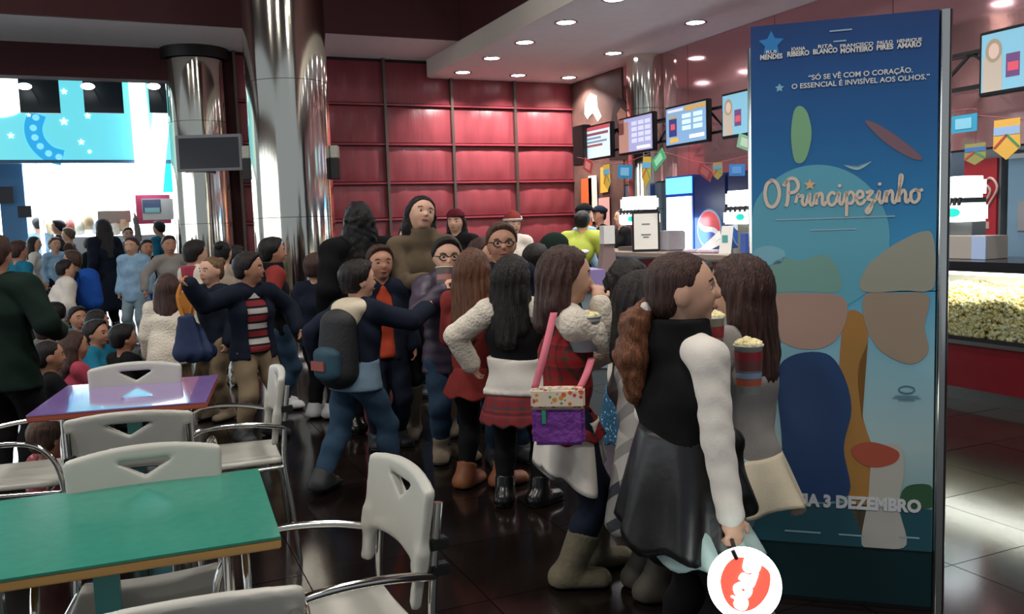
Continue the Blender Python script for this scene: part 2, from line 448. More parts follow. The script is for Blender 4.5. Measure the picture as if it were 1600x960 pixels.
# mirror wall behind the counter
M_mirror = mat('mirror_painted_reflection', '#c7989b', .08, .8, bump=.02, bscale=1.2)  # pink in the base colour stands in for the bright red-wall reflection
mw = struct(box('wall_right', (XM, -5, 0), (XM+.2, YW, ZS), M_darkwall))
ys = [YW-1.75, 10.4, 8.6, 6.8, 5.0, 3.2, 1.4, -.4]
for a, b_ in zip(ys[1:], ys[:-1]):
    box('mirror_panel', (XM-.012, a+.004, 2.02), (XM, b_-.004, ZS-.005), M_mirror, mw)
    box('back_panel', (XM-.01, a+.004, .1), (XM, b_-.004, 2.0), mat('blue_grey_back_panel', '#4a5a6c', .35), mw)

# ------------------------------------------------------------------ recessed downlights
M_lampglow = emis('downlight', '#f4fbff', 14)
def downlight(x, y, z, label, power=DOWN_W, spread=130, grp='recessed downlights', cat='ceiling light', r=.115):
    t = thing('recessed_downlight', label, cat, (x, y, z), 0, grp)
    b = MB(); b.lathe([(r+.03, 0), (r+.03, -.012), (r, -.012), (r, -.002)], n=24); b.build('trim_ring', M_chrome, t)
    MB().disc((0, 0, -.008), (0, 0, -1), r, 20).build('lamp_lens', M_lampglow, t)
    l = area('downlight_lamp', (x, y, z-.03), .16, power, (1, .96, .92), spread=spread)
    return t
row = [13.2, 12.0, 10.85, 9.65, 8.5, 7.3, 6.1, 4.9, 3.7]
lab = ['recessed downlight of the aisle row next to the red wall', 'recessed downlight second in the aisle row counting from the red wall',
       'recessed downlight third in the aisle row counting from the red wall', 'recessed downlight fourth in the aisle row counting from the red wall',
       'recessed downlight fifth in the aisle row, nearest seen at the top edge']
for i, y in enumerate(row):
    downlight(5.15, y, ZS, lab[min(i, 4)] if i < 5 else 'recessed downlight of the aisle row, nearer than the photo shows', power=45 if i == 0 else DOWN_W)
downlight(6.15, 13.25, ZS, 'recessed wall washer above the middle of the red panels', 45)
downlight(7.1, 13.25, ZS, 'recessed wall washer in the corner by the film mural', 45)
for i, y in enumerate((11.2, 9.2, 7.2, 5.2)):
    downlight(6.75, y, ZS, ['recessed downlight over the staff aisle by the slim chrome column', 'recessed downlight over the glass door fridge',
              'recessed downlight over the blue coolers', 'recessed downlight over the popcorn cabinet end of the counter'][i], 22)
M_hall = emis('hall_fill_lens', '#fff4e4', 5)
for i, (x, y) in enumerate(HALL_FILL_LAMPS):  # added lamps, never in view, as fill light on the crowd
    t = thing('hall_fill_lamp', 'added round opal fill lamp under the high maroon ceiling, out of view', 'ceiling light', (x, y, 6.2), 0, 'added fill lamps of the high ceiling')
    b = MB(); b.lathe([(.42, 0), (.42, -.07), (.36, -.07)], n=28); b.build('lamp_ring', M_steel, t)
    MB().disc((0, 0, -.05), (0, 0, -1), .37, 28).build('lamp_lens', M_hall, t)
    area('hall_fill_light', (x, y, 6.1), .7, HALL_W, (1, .95, .88))

# ------------------------------------------------------------------ chrome columns
def chrome_mat(name, c, sc_, bump):
    m = mat(name, c, .1, 1.0, bump=bump, bscale=sc_, stretch=(1, 1, .16)); return m
M_col = chrome_mat('mirror_column_steel', '#e0dccf', 5.0, .22)
def column(name, label, px, D, r, z1, collar):
    p = atD(px, 300, D); t = thing(name, label, 'column', (p.x, p.y, 0))
    n = 64; MB().lathe([(r, .12), (r, 1.6)], n=n).build('mirror_sheet', M_col, t)
    MB().lathe([(r, 1.606), (r, 3.1)], n=n).build('mirror_sheet', M_col, t)
    MB().lathe([(r, 3.106), (r, z1)], n=n).build('mirror_sheet', M_col, t)
    MB().lathe([(r-.004, .1), (r-.004, z1)], n=n).build('column_core', M_black, t)
    MB().lathe([(r+.012, 0), (r+.012, .12), (r, .12)], n=n).build('base_ring', M_steel, t)
    if collar: MB().lathe([(r+.05, z1-.16), (r+.06, z1-.02), (r+.06, z1)], n=n).build('collar', M_black, t)
    return t, p
colA, pA = column('mirrored_column', 'tall fat mirror-clad column reaching the high ceiling behind the crowd', 458, 10.0, .455, 6.2, False)
colB, pB = column('mirrored_column', 'mirror-clad column carrying the blank grey screen near the bright shop', 318, 13.2, .43, Z1, True)
colC, pC = column('mirrored_column', 'slim mirror-clad column beside the film mural behind the counter', 1012, 13.35, .29, ZS, False)
# loudspeakers on the fat column
for s, lb in ((-1, 'small black loudspeaker on the left side of the fat mirrored column'), (1, 'small black loudspeaker on the right side of the fat mirrored column')):
    c = pA + _R0*s*.5; q = atD(405 if s < 0 else 524, 250, 10.0)
    t = thing('loudspeaker', lb, 'loudspeaker', (c.x, c.y, q.z), -YAW, 'loudspeakers on the fat mirrored column')
    MB().box((-.05, -.06, -.22), (.05, .06, .02)).build('cabinet', M_black, t, bevel=.008)
    MB().box((-.045, -.055, .02), (.045, .055, .16)).build('bracket_cover', M_white, t, bevel=.008)
# blank screen on the left column
a = atD(276, 212, 12.7); b2 = atD(379, 209, 12.7); c2 = atD(276, 269, 12.7)
wd = (b2-a).length; ht = (a-c2).length; cen = (b2+c2)/2
t = thing('blank_screen', 'switched-off grey framed screen on the mirrored column', 'screen', cen, -YAW+R(2))
MB().box((-wd/2, -.02, -ht/2), (wd/2, .05, ht/2)).build('frame', mat('screen_frame_grey', '#8e9095', .4), t, bevel=.012)
MB().box((-wd/2+.05, -.026, -ht/2+.04), (wd/2-.05, -.0185, ht/2-.045)).build('display_glass', mat('off_screen_glass', '#30323a', .2), t)
MB().box((-.07, .05, -.08), (.07, .16, .08)).build('bracket', M_black, t)

# ------------------------------------------------------------------ the bright shop beyond the opening
YF = 18.6
M_cyan = zgrad('dummy_cyan', [(0, '#49d3df'), (1, '#8fe6ea')], lo=-3, hi=3)
def glowgrad(name, stops, axis, lo, hi, s):
    m = zgrad(name, stops, axis, lo, hi); nt = m.node_tree; b = nt.nodes['Principled BSDF']
    src = b.inputs['Base Color'].links[0].from_socket; nt.links.new(src, b.inputs['Emission Color']); b.inputs['Emission Strength'].default_value = s; return m
zf0 = atY(120, 250, YF).z; xl = -11.0; xr = atY(300, 250, YF).x + .6
shop = thing('bright_shop', 'brightly lit shop with a glowing turquoise sign band beyond the opening', 'shop', ((xl+xr)/2, YF+2, 0))
sign = box('sign_band', (xl, YF, zf0), (xr, YF+.2, 6.0), glowgrad('turquoise_lightbox', [(0, '#c8e8e2'), (.35, '#86d6d8'), (1, '#62c6d2')], 0, -3.5, 3.5, .85), shop)
box('sign_band_edge', (xl, YF-.03, zf0-.06), (xr, YF+.22, zf0-.001), mat('sign_edge_blue', '#5f86a8', .4), shop)
# film strip curve and stars printed on the lit band
M_blue = emis('film_blue', '#2b9fd6', .75)
pts = smoothpts([atY(58, 178, YF-.012), atY(52, 200, YF-.012), atY(58, 222, YF-.012), atY(76, 240, YF-.012), atY(98, 247, YF-.012)], 6)
vs = []
for i, p in enumerate(pts):
    d = (pts[min(i+1, len(pts)-1)]-pts[max(i-1, 0)]).normalized(); n_ = Vector((-d.z, 0, d.x)); vs += [p-n_*.15, p+n_*.15]
MB().add(vs, [(2*i, 2*i+1, 2*i+3, 2*i+2) for i in range(len(pts)-1)]).build('film_strip', M_blue, sign, world=True)
M_starw = emis('star_white', '#ffffff', 1.4); M_dot = emis('film_dot', '#7fd4ee', .8)
for i in range(2, len(pts)-2, 4): MB().disc(pts[i]+Vector((0, -.008, 0)), (0, -1, 0), .06, 12).build('film_hole', M_dot, sign, world=True)
def star(p, r, n=(0, -1, 0)):
    return MB().slab([((r if k % 2 == 0 else r*.45)*math.sin(math.pi*k/5), (r if k % 2 == 0 else r*.45)*math.cos(math.pi*k/5)) for k in range(10)], p, (1, 0, 0), (0, 0, 1), (0, -.01, 0))
for px, py, r in ((100, 190, .13), (137, 181, .1), (127, 222, .1), (17, 212, .1), (100, 143, .1), (262, 180, .07), (140, 237, .07), (45, 180, .07)):
    star(atY(px, py, YF-.004), r*.62).build('star', M_starw, sign, world=True)
MB().disc(atY(-6, 130, YF-.015), (0, -1, 0), .62, 32).build('white_disc', M_starw, sign, world=True)
# lit shop interior
M_lit = emis('shop_white_selfglow', '#f6fbff', 1.7)  # wall, pillar, panel and posts glow themselves; emission stands in for shop lighting
YB = YF+2.6
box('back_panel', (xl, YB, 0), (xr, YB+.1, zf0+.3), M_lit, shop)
box('shop_ceiling', (xl, YF+.2, zf0), (xr, YB, zf0+.06), M_paper, shop)
def pan(name, px0, py0, px1, py1, Y, m, par=shop, th=.12):
    a = atY(px0, py0, Y); b = atY(px1, py1, Y)
    return box(name, (min(a.x, b.x), Y, min(a.z, b.z)), (max(a.x, b.x), Y+th, max(a.z, b.z)), m, par)
pan('blue_pillar', -6, 252, 49, 430, YF+.3, mat('shop_blue', '#4f86b4', .5))
pan('dark_screen', -12, 292, 22, 318, YF+.1, mat('shop_dark_screen', '#2f3238', .3), th=.06)
pan('dark_screen', 27, 322, 50, 340, YF+.1, mat('shop_dark_screen', '#2f3238', .3), th=.06)
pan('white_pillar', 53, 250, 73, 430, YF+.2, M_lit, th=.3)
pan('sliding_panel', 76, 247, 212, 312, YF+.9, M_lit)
pan('panel_edge', 211, 246, 216, 312, YF+.85, mat('panel_edge_blue', '#7f98ba', .5))
pan('teal_panel', 246, 250, 292, 300, YF+.5, emis('teal_panel', '#2fd6d8', .8))
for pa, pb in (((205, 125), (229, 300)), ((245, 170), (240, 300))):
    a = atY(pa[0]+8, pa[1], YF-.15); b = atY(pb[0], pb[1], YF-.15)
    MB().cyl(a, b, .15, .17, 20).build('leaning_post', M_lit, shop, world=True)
pan('serving_counter', 78, 372, 262, 425, YF+.4, mat('shop_counter_white', '#dfe6ea', .5), th=.6)
pan('wood_shelf', 152, 330, 205, 347, YF+.6, mat('shop_wood', '#9c8f80', .6), th=.3)
fr = pan('menu_board', 211, 305, 268, 349, YF+.2, mat('menu_board_pink', '#e0507a', .5), th=.08)
pan('menu_panel', 221, 311, 272, 343, YF+.19, M_paper, fr, .008); pan('menu_picture', 222, 312, 252, 332, YF+.18, mat('menu_photo_slate', '#5d6f90', .4), fr, .008)
pan('menu_picture', 226, 325, 250, 332, YF+.17, mat('menu_photo_aqua', '#9fd8dc', .4), fr, .008)
for k in range(9):
    px = 82+k*14; c = atY(px, 371-random.uniform(2, 14), YF+.6)
    g = MB().lathe([(.02, -.02), (.1, 0), (.12, random.uniform(.1, .22)), (.05, .3), (.0, .3)], n=10)
    o = g.build('goods_jar', mat('goods_%d' % (k % 4), ['#c9b28c', '#d9dde0', '#a8564c', '#e4e0d0'][k % 4], .4), shop); o.location = Vector((c.x, c.y+.1, c.z))-shop.location
area('shop_light', ((xl+xr)/2+2, YF+1.3, zf0-.1), 5, SHOP_W, (.9, .97, 1), sizey=1.6)
# dark panels hung in the opening with arm lamps
for k, (p0, p1, lx, lb) in enumerate(((27, 95, 38, 'dark hanging panel with arm lamp at the far left of the turquoise sign'),
                                      (128, 194, 137, 'dark hanging panel with arm lamp in the middle of the turquoise sign'),
                                      (230, 286, 240, 'dark hanging panel with arm lamp half behind the mirrored column'))):
    Y = 15.2; a = atY(p0, 118, Y); b = atY(p1, 177, Y)
    t = thing('dark_hanging_banner', lb, 'panel', ((a.x+b.x)/2, Y, b.z), 0, 'dark panels hung before the shop')
    box('panel_board', (a.x, Y, b.z), (b.x, Y+.06, b.z+.66), mat('dark_teal_panel', '#0f2027', .4), t)
    MB().tube([(a.x+.2, Y+.03, b.z+.6), (a.x+.2, Y+.03, b.z+1.9)], .012, 6).build('hanger_rod', M_black, t, world=True)
    MB().tube([(b.x-.2, Y+.03, b.z+.6), (b.x-.2, Y+.03, b.z+1.9)], .012, 6).build('hanger_rod', M_black, t, world=True)
    L0 = atY(lx, 135, Y-.35)
    MB().tube([(L0.x+.16, Y, L0.z-.18), (L0.x+.08, Y-.15, L0.z), (L0.x, Y-.35, L0.z+.02)], .01, 6).build('lamp_arm', M_steel, t, world=True)
    MB().sphere((L0.x, Y-.35, L0.z), .1, 14, 8, (1, .8, .5)).build('lamp_head', emis('arm_lamp', '#ffffff', 5), t, world=True)
# added unseen storefront on the left; glowing panes for the columns to reflect
sf = thing('added_shopfront', 'added row of glowing shop panes along the unseen left side of the hall', 'shop', (-9.2, 7, 0))
box('plinth', (-9.3, .5, 0), (-9.1, 13.5, .35), M_grey, sf); box('head_beam', (-9.3, .5, 3.3), (-9.05, 13.5, 4.1), M_maroon, sf)
for k in range(6):
    y0 = .5+k*2.17
    box('glow_pane', (-9.24, y0+.08, .35), (-9.2, y0+2.09, 3.3), emis('added_pane_glow', '#eef6fb', 1.6), sf)
    box('window_post', (-9.3, y0-.06, .35), (-9.08, y0+.06, 3.3), M_steel, sf)

# ================================================================== COUNTER SIDE
XC = 5.73; XCB = 6.4
M_cred = mat('counter_red', '#5c0f18', .3, vary=.08)
M_top = mat('counter_top_dark', '#1a1b20', .2)
M_glass = mat('clear_glass', '#eef6f4', .02, trans=1.0)
u_edges = [5.3, 6.7, 8.1, 9.5, 10.9, 12.3]
cn = ['nearest to the popcorn cabinet', 'second from the popcorn cabinet', 'in the middle of the bar', 'before the glass door fridge', 'at the far end by the mural']
for k in range(5):
    t = thing('counter_unit', 'dark red bar counter unit %s' % cn[k], 'counter', ((XC+XCB)/2, (u_edges[k]+u_edges[k+1])/2, 0), 0, 'bar counter units')
    y0, y1 = u_edges[k]+.003, u_edges[k+1]-.003
    box('body', (XC+.03, y0, .1), (XCB, y1, 1.0), M_black, t)
    box('front_panel', (XC, y0, .11), (XC+.03, y1, .97), M_cred, t)
    box('kick_plate', (XC+.01, y0, 0), (XC+.05, y1, .1), M_steel, t)
    box('trim_strip', (XC-.006, y0, .975), (XC+.03, y1, .998), M_steel, t)
tag(box('worktop', (XC-.04, 5.3, 1.001), (XCB+.03, 12.32, 1.05), mat('worktop_wood', '#8d7d74', .35)), 'long pale worktop running along the snack bar counter', 'worktop')
# popcorn cabinet
pc = thing('popcorn_cabinet', 'glass-fronted cabinet full of popcorn on a dark red base', 'cabinet', ((XC+XCB)/2, 3.9, 0))
Y0, Y1 = 2.4, 5.29
box('kick_plate', (XC+.02, Y0, 0), (XC+.06, Y1, .1), M_steel, pc); box('base_panel', (XC, Y0, .1), (XCB, Y1, .43), M_cred, pc)
box('trim_strip', (XC-.01, Y0, .432), (XCB, Y1, .46), M_steel, pc); box('lower_frame', (XC-.004, Y0, .461), (XC+.03, Y1, .49), M_black, pc)
box('glass_front', (XC, Y0, .491), (XC+.008, Y1, .985), M_glass, pc)
box('back_panel', (XCB-.03, Y0, .461), (XCB, Y1, .985), M_paper, pc); box('end_panel', (XC+.01, Y1-.02, .461), (XCB-.03, Y1, .985), M_paper, pc); box('end_panel', (XC+.01, Y0, .461), (XCB-.03, Y0+.02, .985), M_paper, pc)
box('inner_floor', (XC+.031, Y0+.02, .461), (XCB-.03, Y1-.02, .48), M_steel, pc)
box('top', (XC-.05, Y0, .986), (XCB+.03, Y1, 1.06), M_top, pc)
box('lamp_tube', (XC+.03, Y0+.05, .955), (XC+.07, Y1-.05, .984), emis('case_tube', '#fffbe8', 5), pc)
area('popcorn_case_light', (XC+.28, (Y0+Y1)/2, .97), .35, 18, (1, .97, .88), sizey=2.6)
ico = [(0, -1, 1.618), (0, 1, 1.618), (0, -1, -1.618), (0, 1, -1.618), (-1, 1.618, 0), (1, 1.618, 0), (-1, -1.618, 0), (1, -1.618, 0), (1.618, 0, -1), (1.618, 0, 1), (-1.618, 0, -1), (-1.618, 0, 1)]
icf = [(0, 1, 11), (0, 9, 1), (1, 4, 11), (1, 5, 4), (1, 9, 5), (0, 11, 6), (0, 6, 7), (0, 7, 9), (2, 10, 3), (2, 3, 8), (2, 6, 10), (2, 7, 6), (2, 8, 7), (3, 4, 5), (3, 5, 8), (3, 10, 4), (4, 10, 11), (5, 9, 8), (6, 11, 10), (7, 8, 9)]
icov = np.array(ico)/1.9; vs = []; fs = []; mi = []
def heap(x, y): return .70+.06*math.sin(y*3.1)+.035*math.sin(y*7.7+1)+.09*min(1, (x-XC)/.3)
def kern(p, r):
    n = len(vs); a = np.array([random.uniform(.7, 1.25) for _ in range(12)])
    vs.extend((np.array(p)+icov*a[:, None]*r).tolist()); fs.extend([tuple(i+n for i in f) for f in icf]); mi.extend([random.choice((0, 0, 0, 1, 2))]*20)
for _ in range(2300):
    y = random.uniform(3.6, Y1-.04); z = random.uniform(.49, heap(XC+.02, y)); kern((XC+.025+random.uniform(0, .012), y, z), random.uniform(.011, .017))
for _ in range(2300):
    y = random.uniform(3.6, Y1-.04); x = random.uniform(XC+.025, XCB-.05); kern((x, y, heap(x, y)+random.uniform(-.01, .012)), random.uniform(.012, .018))
pm = [mat('popcorn_a', '#e6d9a6', .8), mat('popcorn_b', '#f2ecd0', .8), mat('popcorn_c', '#c9ac5c', .8)]
pop = meshobj('popcorn', vs, fs, None, None, True, mi, pm); tag(pop, 'heap of yellow and white popcorn behind the cabinet glass', 'popcorn', kind='stuff')
b = MB(); vv = []; NY, NX = 60, 6
for i in range(NY+1):
    for j in range(NX+1):
        y = Y0+.03+(Y1-Y0-.06)*i/NY; x = XC+.03+(XCB-.04-XC-.03)*j/NX; vv.append((x, y, heap(x, y)-.006))
fs2 = [(i*(NX+1)+j, i*(NX+1)+j+1, (i+1)*(NX+1)+j+1, (i+1)*(NX+1)+j) for i in range(NY) for j in range(NX)]
hp = b.add(vv, fs2, True).build('popcorn_bed', pm[0], pop, world=True)

# menu screens hung in a row, with truss
M_bez = mat('screen_bezel', '#08080a', .35)
def scr(name, c, s): return emis('scr_'+name, c, s)
SB = .42
def menu_screen(y1, label, style, w_=.86):
    z0, z1 = 2.33, 2.83; t = thing('menu_screen', label, 'screen', (6.3, y1-w_/2, z0), -math.pi/2, 'menu screens hung above the bar')
    tilt = R(-4)
    hw, hh_ = w_/2, (z1-z0)
    MB().box((-hw, 0, 0), (hw, .07, hh_)).build('housing', M_bez, t, bevel=.008)
    MB().box((-hw+.025, -.004, .03), (hw-.025, .002, hh_-.025)).build('display', scr(['white', 'lilac', 'blue', 'azure', 'azure'][style], ['#c4d4de', '#8f90b8', '#6f93b8', '#6fa2b8', '#6a97ae'][style], SB), t)
    disp = t.children[-1]
    def patch(nm, u0, v0, u1, v1, c, s=SB, dy=.002):
        W = w_-.05; H_ = hh_-.055
        return MB().box((-hw+.025+u0*W, -.004-dy, .03+v0*H_), (-hw+.025+u1*W, -.003, .03+v1*H_)).build(nm, scr(c, c, s), disp)
    if style == 0:
        patch('headline', .0, .88, 1, 1, '#b04a52'); patch('text_row', .05, .72, .95, .8, '#7c4450'); patch('text_row', .05, .6, .7, .66, '#6f7f96'); patch('text_row', .05, .48, .9, .54, '#6f7f96'); patch('text_row', .05, .36, .75, .43, '#8a4a50')
    elif style == 1:
        patch('photo', 0, 0, .3, .9, '#9c7468'); patch('photo_hair', 0, .55, .16, 1, '#7a4a48')
        for r_ in range(4):
            for c_ in range(3): patch('price_box', .4+.2*c_, .25+.17*r_, .56+.2*c_, .37+.17*r_, '#b9bde0', SB)
        patch('banner', .55, .05, .95, .14, '#dcdce8')
    elif style == 2:
        patch('headline', .05, .88, .45, .95, '#c8c4dc'); patch('gold_tag', .5, .84, .75, .98, '#b08a48'); patch('gold_tag', .78, .86, 1, .98, '#b08a48')
        cupb = patch('cup_photo', .08, .22, .28, .7, '#2a2f66'); patch('cup_label', .13, .4, .24, .56, '#b84a58', SB, .004); patch('cup_lid', .07, .7, .29, .8, '#8f8c80'); patch('gold_tag', .1, .05, .32, .18, '#c09a52')
        for r_ in range(3):
            for c_ in range(2): patch('price_box', .42+.28*c_, .34+.16*r_, .64+.28*c_, .46+.16*r_, '#b8d0e4')
        patch('banner', .6, .1, .96, .2, '#dde4ea')
    else:
        patch('photo', .02, 0, .22, .6, '#a09488'); W = w_-.05
        MB().disc((-hw+.025+.13*W, -.0075, .03+.7*(hh_-.055)), (0, -1, 0), .07, 20, .09).build('photo_hair', scr('#8a7a66', '#8a7a66', SB), disp)
        MB().disc((-hw+.025+.135*W, -.009, .03+.69*(hh_-.055)), (0, -1, 0), .045, 18, .06).build('photo_head', scr('#b49c90', '#b49c90', SB), disp); patch('cup_photo', .26, .2, .4, .6, '#5a3a66'); patch('cup_label', .28, .3, .39, .45, '#b8485a', SB, .004)
        for r_ in range(3): patch('price_box', .55, .24+.24*r_, .85, .42+.24*r_, '#c4dce6')
    t.rotation_euler = (0, 0, -math.pi/2)
    for s in (-.25, .25): MB().box((s-.03, .07, .1), (s+.03, .12, .42)).build('wall_mount', M_black, t)
    return t
slab = ['menu screen with dark text rows on white, furthest along the bar', 'lilac menu screen with a portrait, second from the mural', 'blue menu screen with a big cup picture',
        'azure menu screen with a figure, partly hidden by the film poster stand', 'azure menu screen with a blond figure right of the film poster stand']
for yy, st in ((11.43, 0), (10.37, 1), (9.24, 2), (8.12, 3), (4.87, 4)):
    menu_screen(yy, slab[st], st)
tr = thing('hanging_truss', 'black lattice truss that carries the menu screens above the bar', 'truss', (6.46, 7.5, 2.4))
for z in (2.72, 2.44): MB().box((6.42, 2.5, z-.015), (6.47, 11.6, z+.015)).build('truss_rail', M_black, tr, world=True)
for y in (3.0, 5.6, 8.0, 10.5): MB().bar((6.47, y, 2.72), (XM-.013, y, 2.9), .04, .04).build('wall_bracket', M_black, tr, world=True)
for k in range(26):
    y = 2.6+k*.35; MB().bar((6.445, y, 2.72 if k % 2 else 2.44), (6.445, y+.35, 2.44 if k % 2 else 2.72), .022, .022).build('truss_brace', M_black, tr, world=True)
q = atX(905, 232, 6.25)
tag(MB().box((q.x-.02, q.y-.16, 2.28), (q.x+.12, q.y+.16, 2.86)).build('loudspeaker', M_black, bevel=.01), 'black box loudspeaker hanging left of the menu screens by the red wall', 'loudspeaker')

# mural in the corner and food posters
mu = thing('film_mural', 'large brown film mural in the corner behind the counter', 'mural', (XM-.02, 13.0, .1))
box('mural_print', (XM-.03, YW-1.74, .1), (XM-.004, YW-.05, ZS-.02), mat('mural_brown', '#5a433c', .45, vary=.75, vscale=1.6), mu)
def poly_x(name, pxs, X, m, par):
    b_ = MB(); pts_ = [atX(p[0], p[1], X) for p in pxs]; n = len(pts_)
    b_.add(pts_ + [p+Vector((.004, 0, 0)) for p in pts_], [tuple(range(n)), tuple(range(2*n-1, n-1, -1))] + [(i, n+i, n+(i+1) % n, (i+1) % n) for i in range(n)])
    return b_.build(name, m, par, world=True)
poly_x('bright_patch', [(914, 160), (922, 146), (932, 150), (934, 168), (940, 182), (934, 190), (926, 176), (918, 186), (913, 178)], XM-.036, mat('mural_white', '#dcd2c4', .5), mu)
poly_x('dark_patch', [(958, 168), (966, 152), (976, 158), (982, 180), (984, 250), (952, 250), (952, 210)], XM-.036, mat('mural_dark', '#1f1411', .5), mu)
poly_x('skin_patch', [(964, 178), (970, 168), (978, 176), (979, 196), (968, 204)], XM-.042, mat('mural_skin', '#9a6f5c', .5), mu)
for nm, pts_, c in (('orange_snack_poster', [(908, 280), (924, 278), (926, 362), (908, 364)], '#c05a2c'), ('snack_price_strip', [(919, 275), (932, 274), (934, 345), (921, 347)], '#d9c8ba'),
                    ('yellow_snack_poster', [(938, 262), (950, 260), (950, 300), (938, 302)], '#d99b3a'), ('pink_snack_poster', [(935, 310), (952, 308), (953, 362), (936, 364)], '#c79690')):
    o = poly_x(nm, pts_, XM-.06, mat(nm, c, .5), None); tag(o, {'orange_snack_poster': 'orange snack poster leaning on the film mural by the red wall', 'snack_price_strip': 'tall pale price strip on the orange snack poster', 'yellow_snack_poster': 'small yellow snack poster on the film mural', 'pink_snack_poster': 'pale pink snack poster low on the film mural behind the cashier'}[nm], 'poster')

# glass door fridge and blue coolers
def fridge():
    t = thing('glass_door_fridge', 'glass door drinks fridge with a glowing blue and white interior', 'fridge', (7.18, 9.84, 0))
    y0, y1 = 9.53, 10.15
    box('cabinet', (6.92, y0, .05), (XM-.03, y1, 2.02), mat('fridge_blue', '#123a86', .35), t)
    box('header_light', (6.9, y0+.02, 1.78), (6.925, y1-.02, 2.0), emis('fridge_header', '#5fbcff', 1.5), t)
    d = box('door', (6.9, y0+.03, .3), (6.918, y1-.03, 1.74), emis('fridge_inside', '#dff2ff', 2.0), t)
    for z in (.6, .95, 1.3): box('shelf', (6.893, y0+.05, z), (6.899, y1-.05, z+.03), mat('fridge_shelf', '#6fb4c8', .4), d)
    for z in (.63, .98, 1.33):
        for k in range(6): MB().cyl((6.888, y0+.1+k*.085, z), (6.888, y0+.1+k*.085, z+.2), .022, .016, 8).build('bottle', mat('fridge_bottle', '#e8f4f8', .3, emit='#dff2ff', es=.8), d, world=True)
    MB().tube([(6.88, y0+.04, .8), (6.88, y0+.04, 1.3)], .012, 8).build('handle', M_steel, d, world=True)
    area('fridge_light', (6.86, 9.84, 1.2), .5, 10, (.8, .92, 1), rot=(0, R(-90), 0), sizey=1.3)
    return t
fridge()
def cooler(y0, y1, label):
    t = thing('blue_cooler', label, 'cooler', (7.2, (y0+y1)/2, 0), 0, 'blue coolers with a round emblem')
    box('cabinet', (6.93, y0, .03), (XM-.03, y1, 2.0), mat('cooler_navy', '#16305f', .3), t); fr_ = box('front_panel', (6.91, y0+.01, .06), (6.929, y1-.01, 1.98), zgrad('cooler_front', [(0, '#1c5a9c'), (1, '#1b2a58')], 2, -.2, 1.6, .3), t)
    c = Vector((6.9, (y0+y1)/2, 1.3)); r = .24
    MB().disc(c+Vector((.004, 0, 0)), (-1, 0, 0), r*1.08, 40).build('emblem_rim', mat('emblem_rim', '#5a7fae', .3), fr_, world=True)
    MB().disc(c, (-1, 0, 0), r, 40).build('emblem_white', mat('emblem_white', '#cfd0d4', .4), fr_, world=True)
    def seg(name, up, m, x):
        ps = []
        for k in range(25):
            a = math.pi*k/24 if up else -math.pi*k/24
            ps.append((r*.97*math.cos(a), r*.97*math.sin(a)))
        a0 = R(18 if up else -6); ca, sa = math.cos(R(-22)), math.sin(R(-22)); wv = []
        for k in range(1, 16):
            uu = -1+2*k/16; wv.append((r*.97*uu, (r*.12 if up else -r*.16)+r*.13*math.sin(uu*3.1)))
        poly = [p for p in ps]+wv
        poly = [(p[0]*ca-p[1]*sa, p[0]*sa+p[1]*ca) for p in poly]
        o_ = MB(); o_.add([c+Vector((x, -p[0], p[1])) for p in poly], [tuple(range(len(poly)))]); o_.build(name, m, fr_, world=True)
    seg('emblem_red', True, mat('emblem_red', '#c23b40', .4), -.004); seg('emblem_blue', False, mat('emblem_blue', '#1f4f9f', .4), -.004)
    MB().box((6.895, (y0+y1)/2-.16, .72), (6.905, (y0+y1)/2+.16, .76)).build('wordmark_strip', mat('emblem_white', '#cfd0d4', .4), fr_, world=True)
cooler(8.84, 9.5, 'blue cooler with a round red white and blue emblem next to the lit fridge'); cooler(8.14, 8.8, 'blue cooler with a round emblem half hidden by the film poster stand')
# red ice cream freezer panel with heart
fz = thing('ice_cream_freezer', 'red upright ice cream freezer with a double heart outline', 'freezer', (7.2, 5.55, 0))
a = atX(1508, 262, 6.95); b_ = atX(1556, 400, 6.95); y0, y1 = min(a.y, b_.y), max(a.y, b_.y)
fz.location = (7.2, (y0+y1)/2, 0)
box('cabinet', (6.97, y0-.02, .05), (XM-.03, y1+.02, 1.95), mat('freezer_grey', '#5f6468', .35), fz); fp = box('front_panel', (6.94, y0, .3), (6.969, y1, 1.88), mat('freezer_red', '#8e1c26', .3), fz)
hpts = [(0, -.16), (-.12, -.03), (-.17, .08), (-.1, .16), (0, .09), (.1, .16), (.17, .08), (.12, -.03)]
cy, cz = (y0+y1)/2, 1.55
for s_ in (1.0, .62):
    hp_ = smoothpts([(6.935, cy-p[0]*s_, cz+p[1]*s_) for p in hpts], 5, True); hp_.append(hp_[0]); MB().tube(hp_, .012, 6).build('heart_outline', mat('freezer_heart', '#a88a84', .4), fp, world=True)
MB().box((6.932, cy-.1, 1.27), (6.94, cy+.1, 1.33)).build('wordmark_strip', mat('freezer_heart', '#a88a84', .4), fp, world=True)
for k in range(9): MB().sphere((6.93, y0+.08+random.uniform(0, y1-y0-.16), .95+random.uniform(-.1, .15)), .07, 10, 6, (.3, 1, 1)).build('ice_cream_picture', mat('ice_print_%d' % (k % 2), ['#b98a66', '#d0b49c'][k % 2], .5), fp, world=True)
bc = thing('back_bar_cabinet', 'blue-grey steel back bar with a chrome rail at the right edge', 'cabinet', (7.15, 3.9, 0))
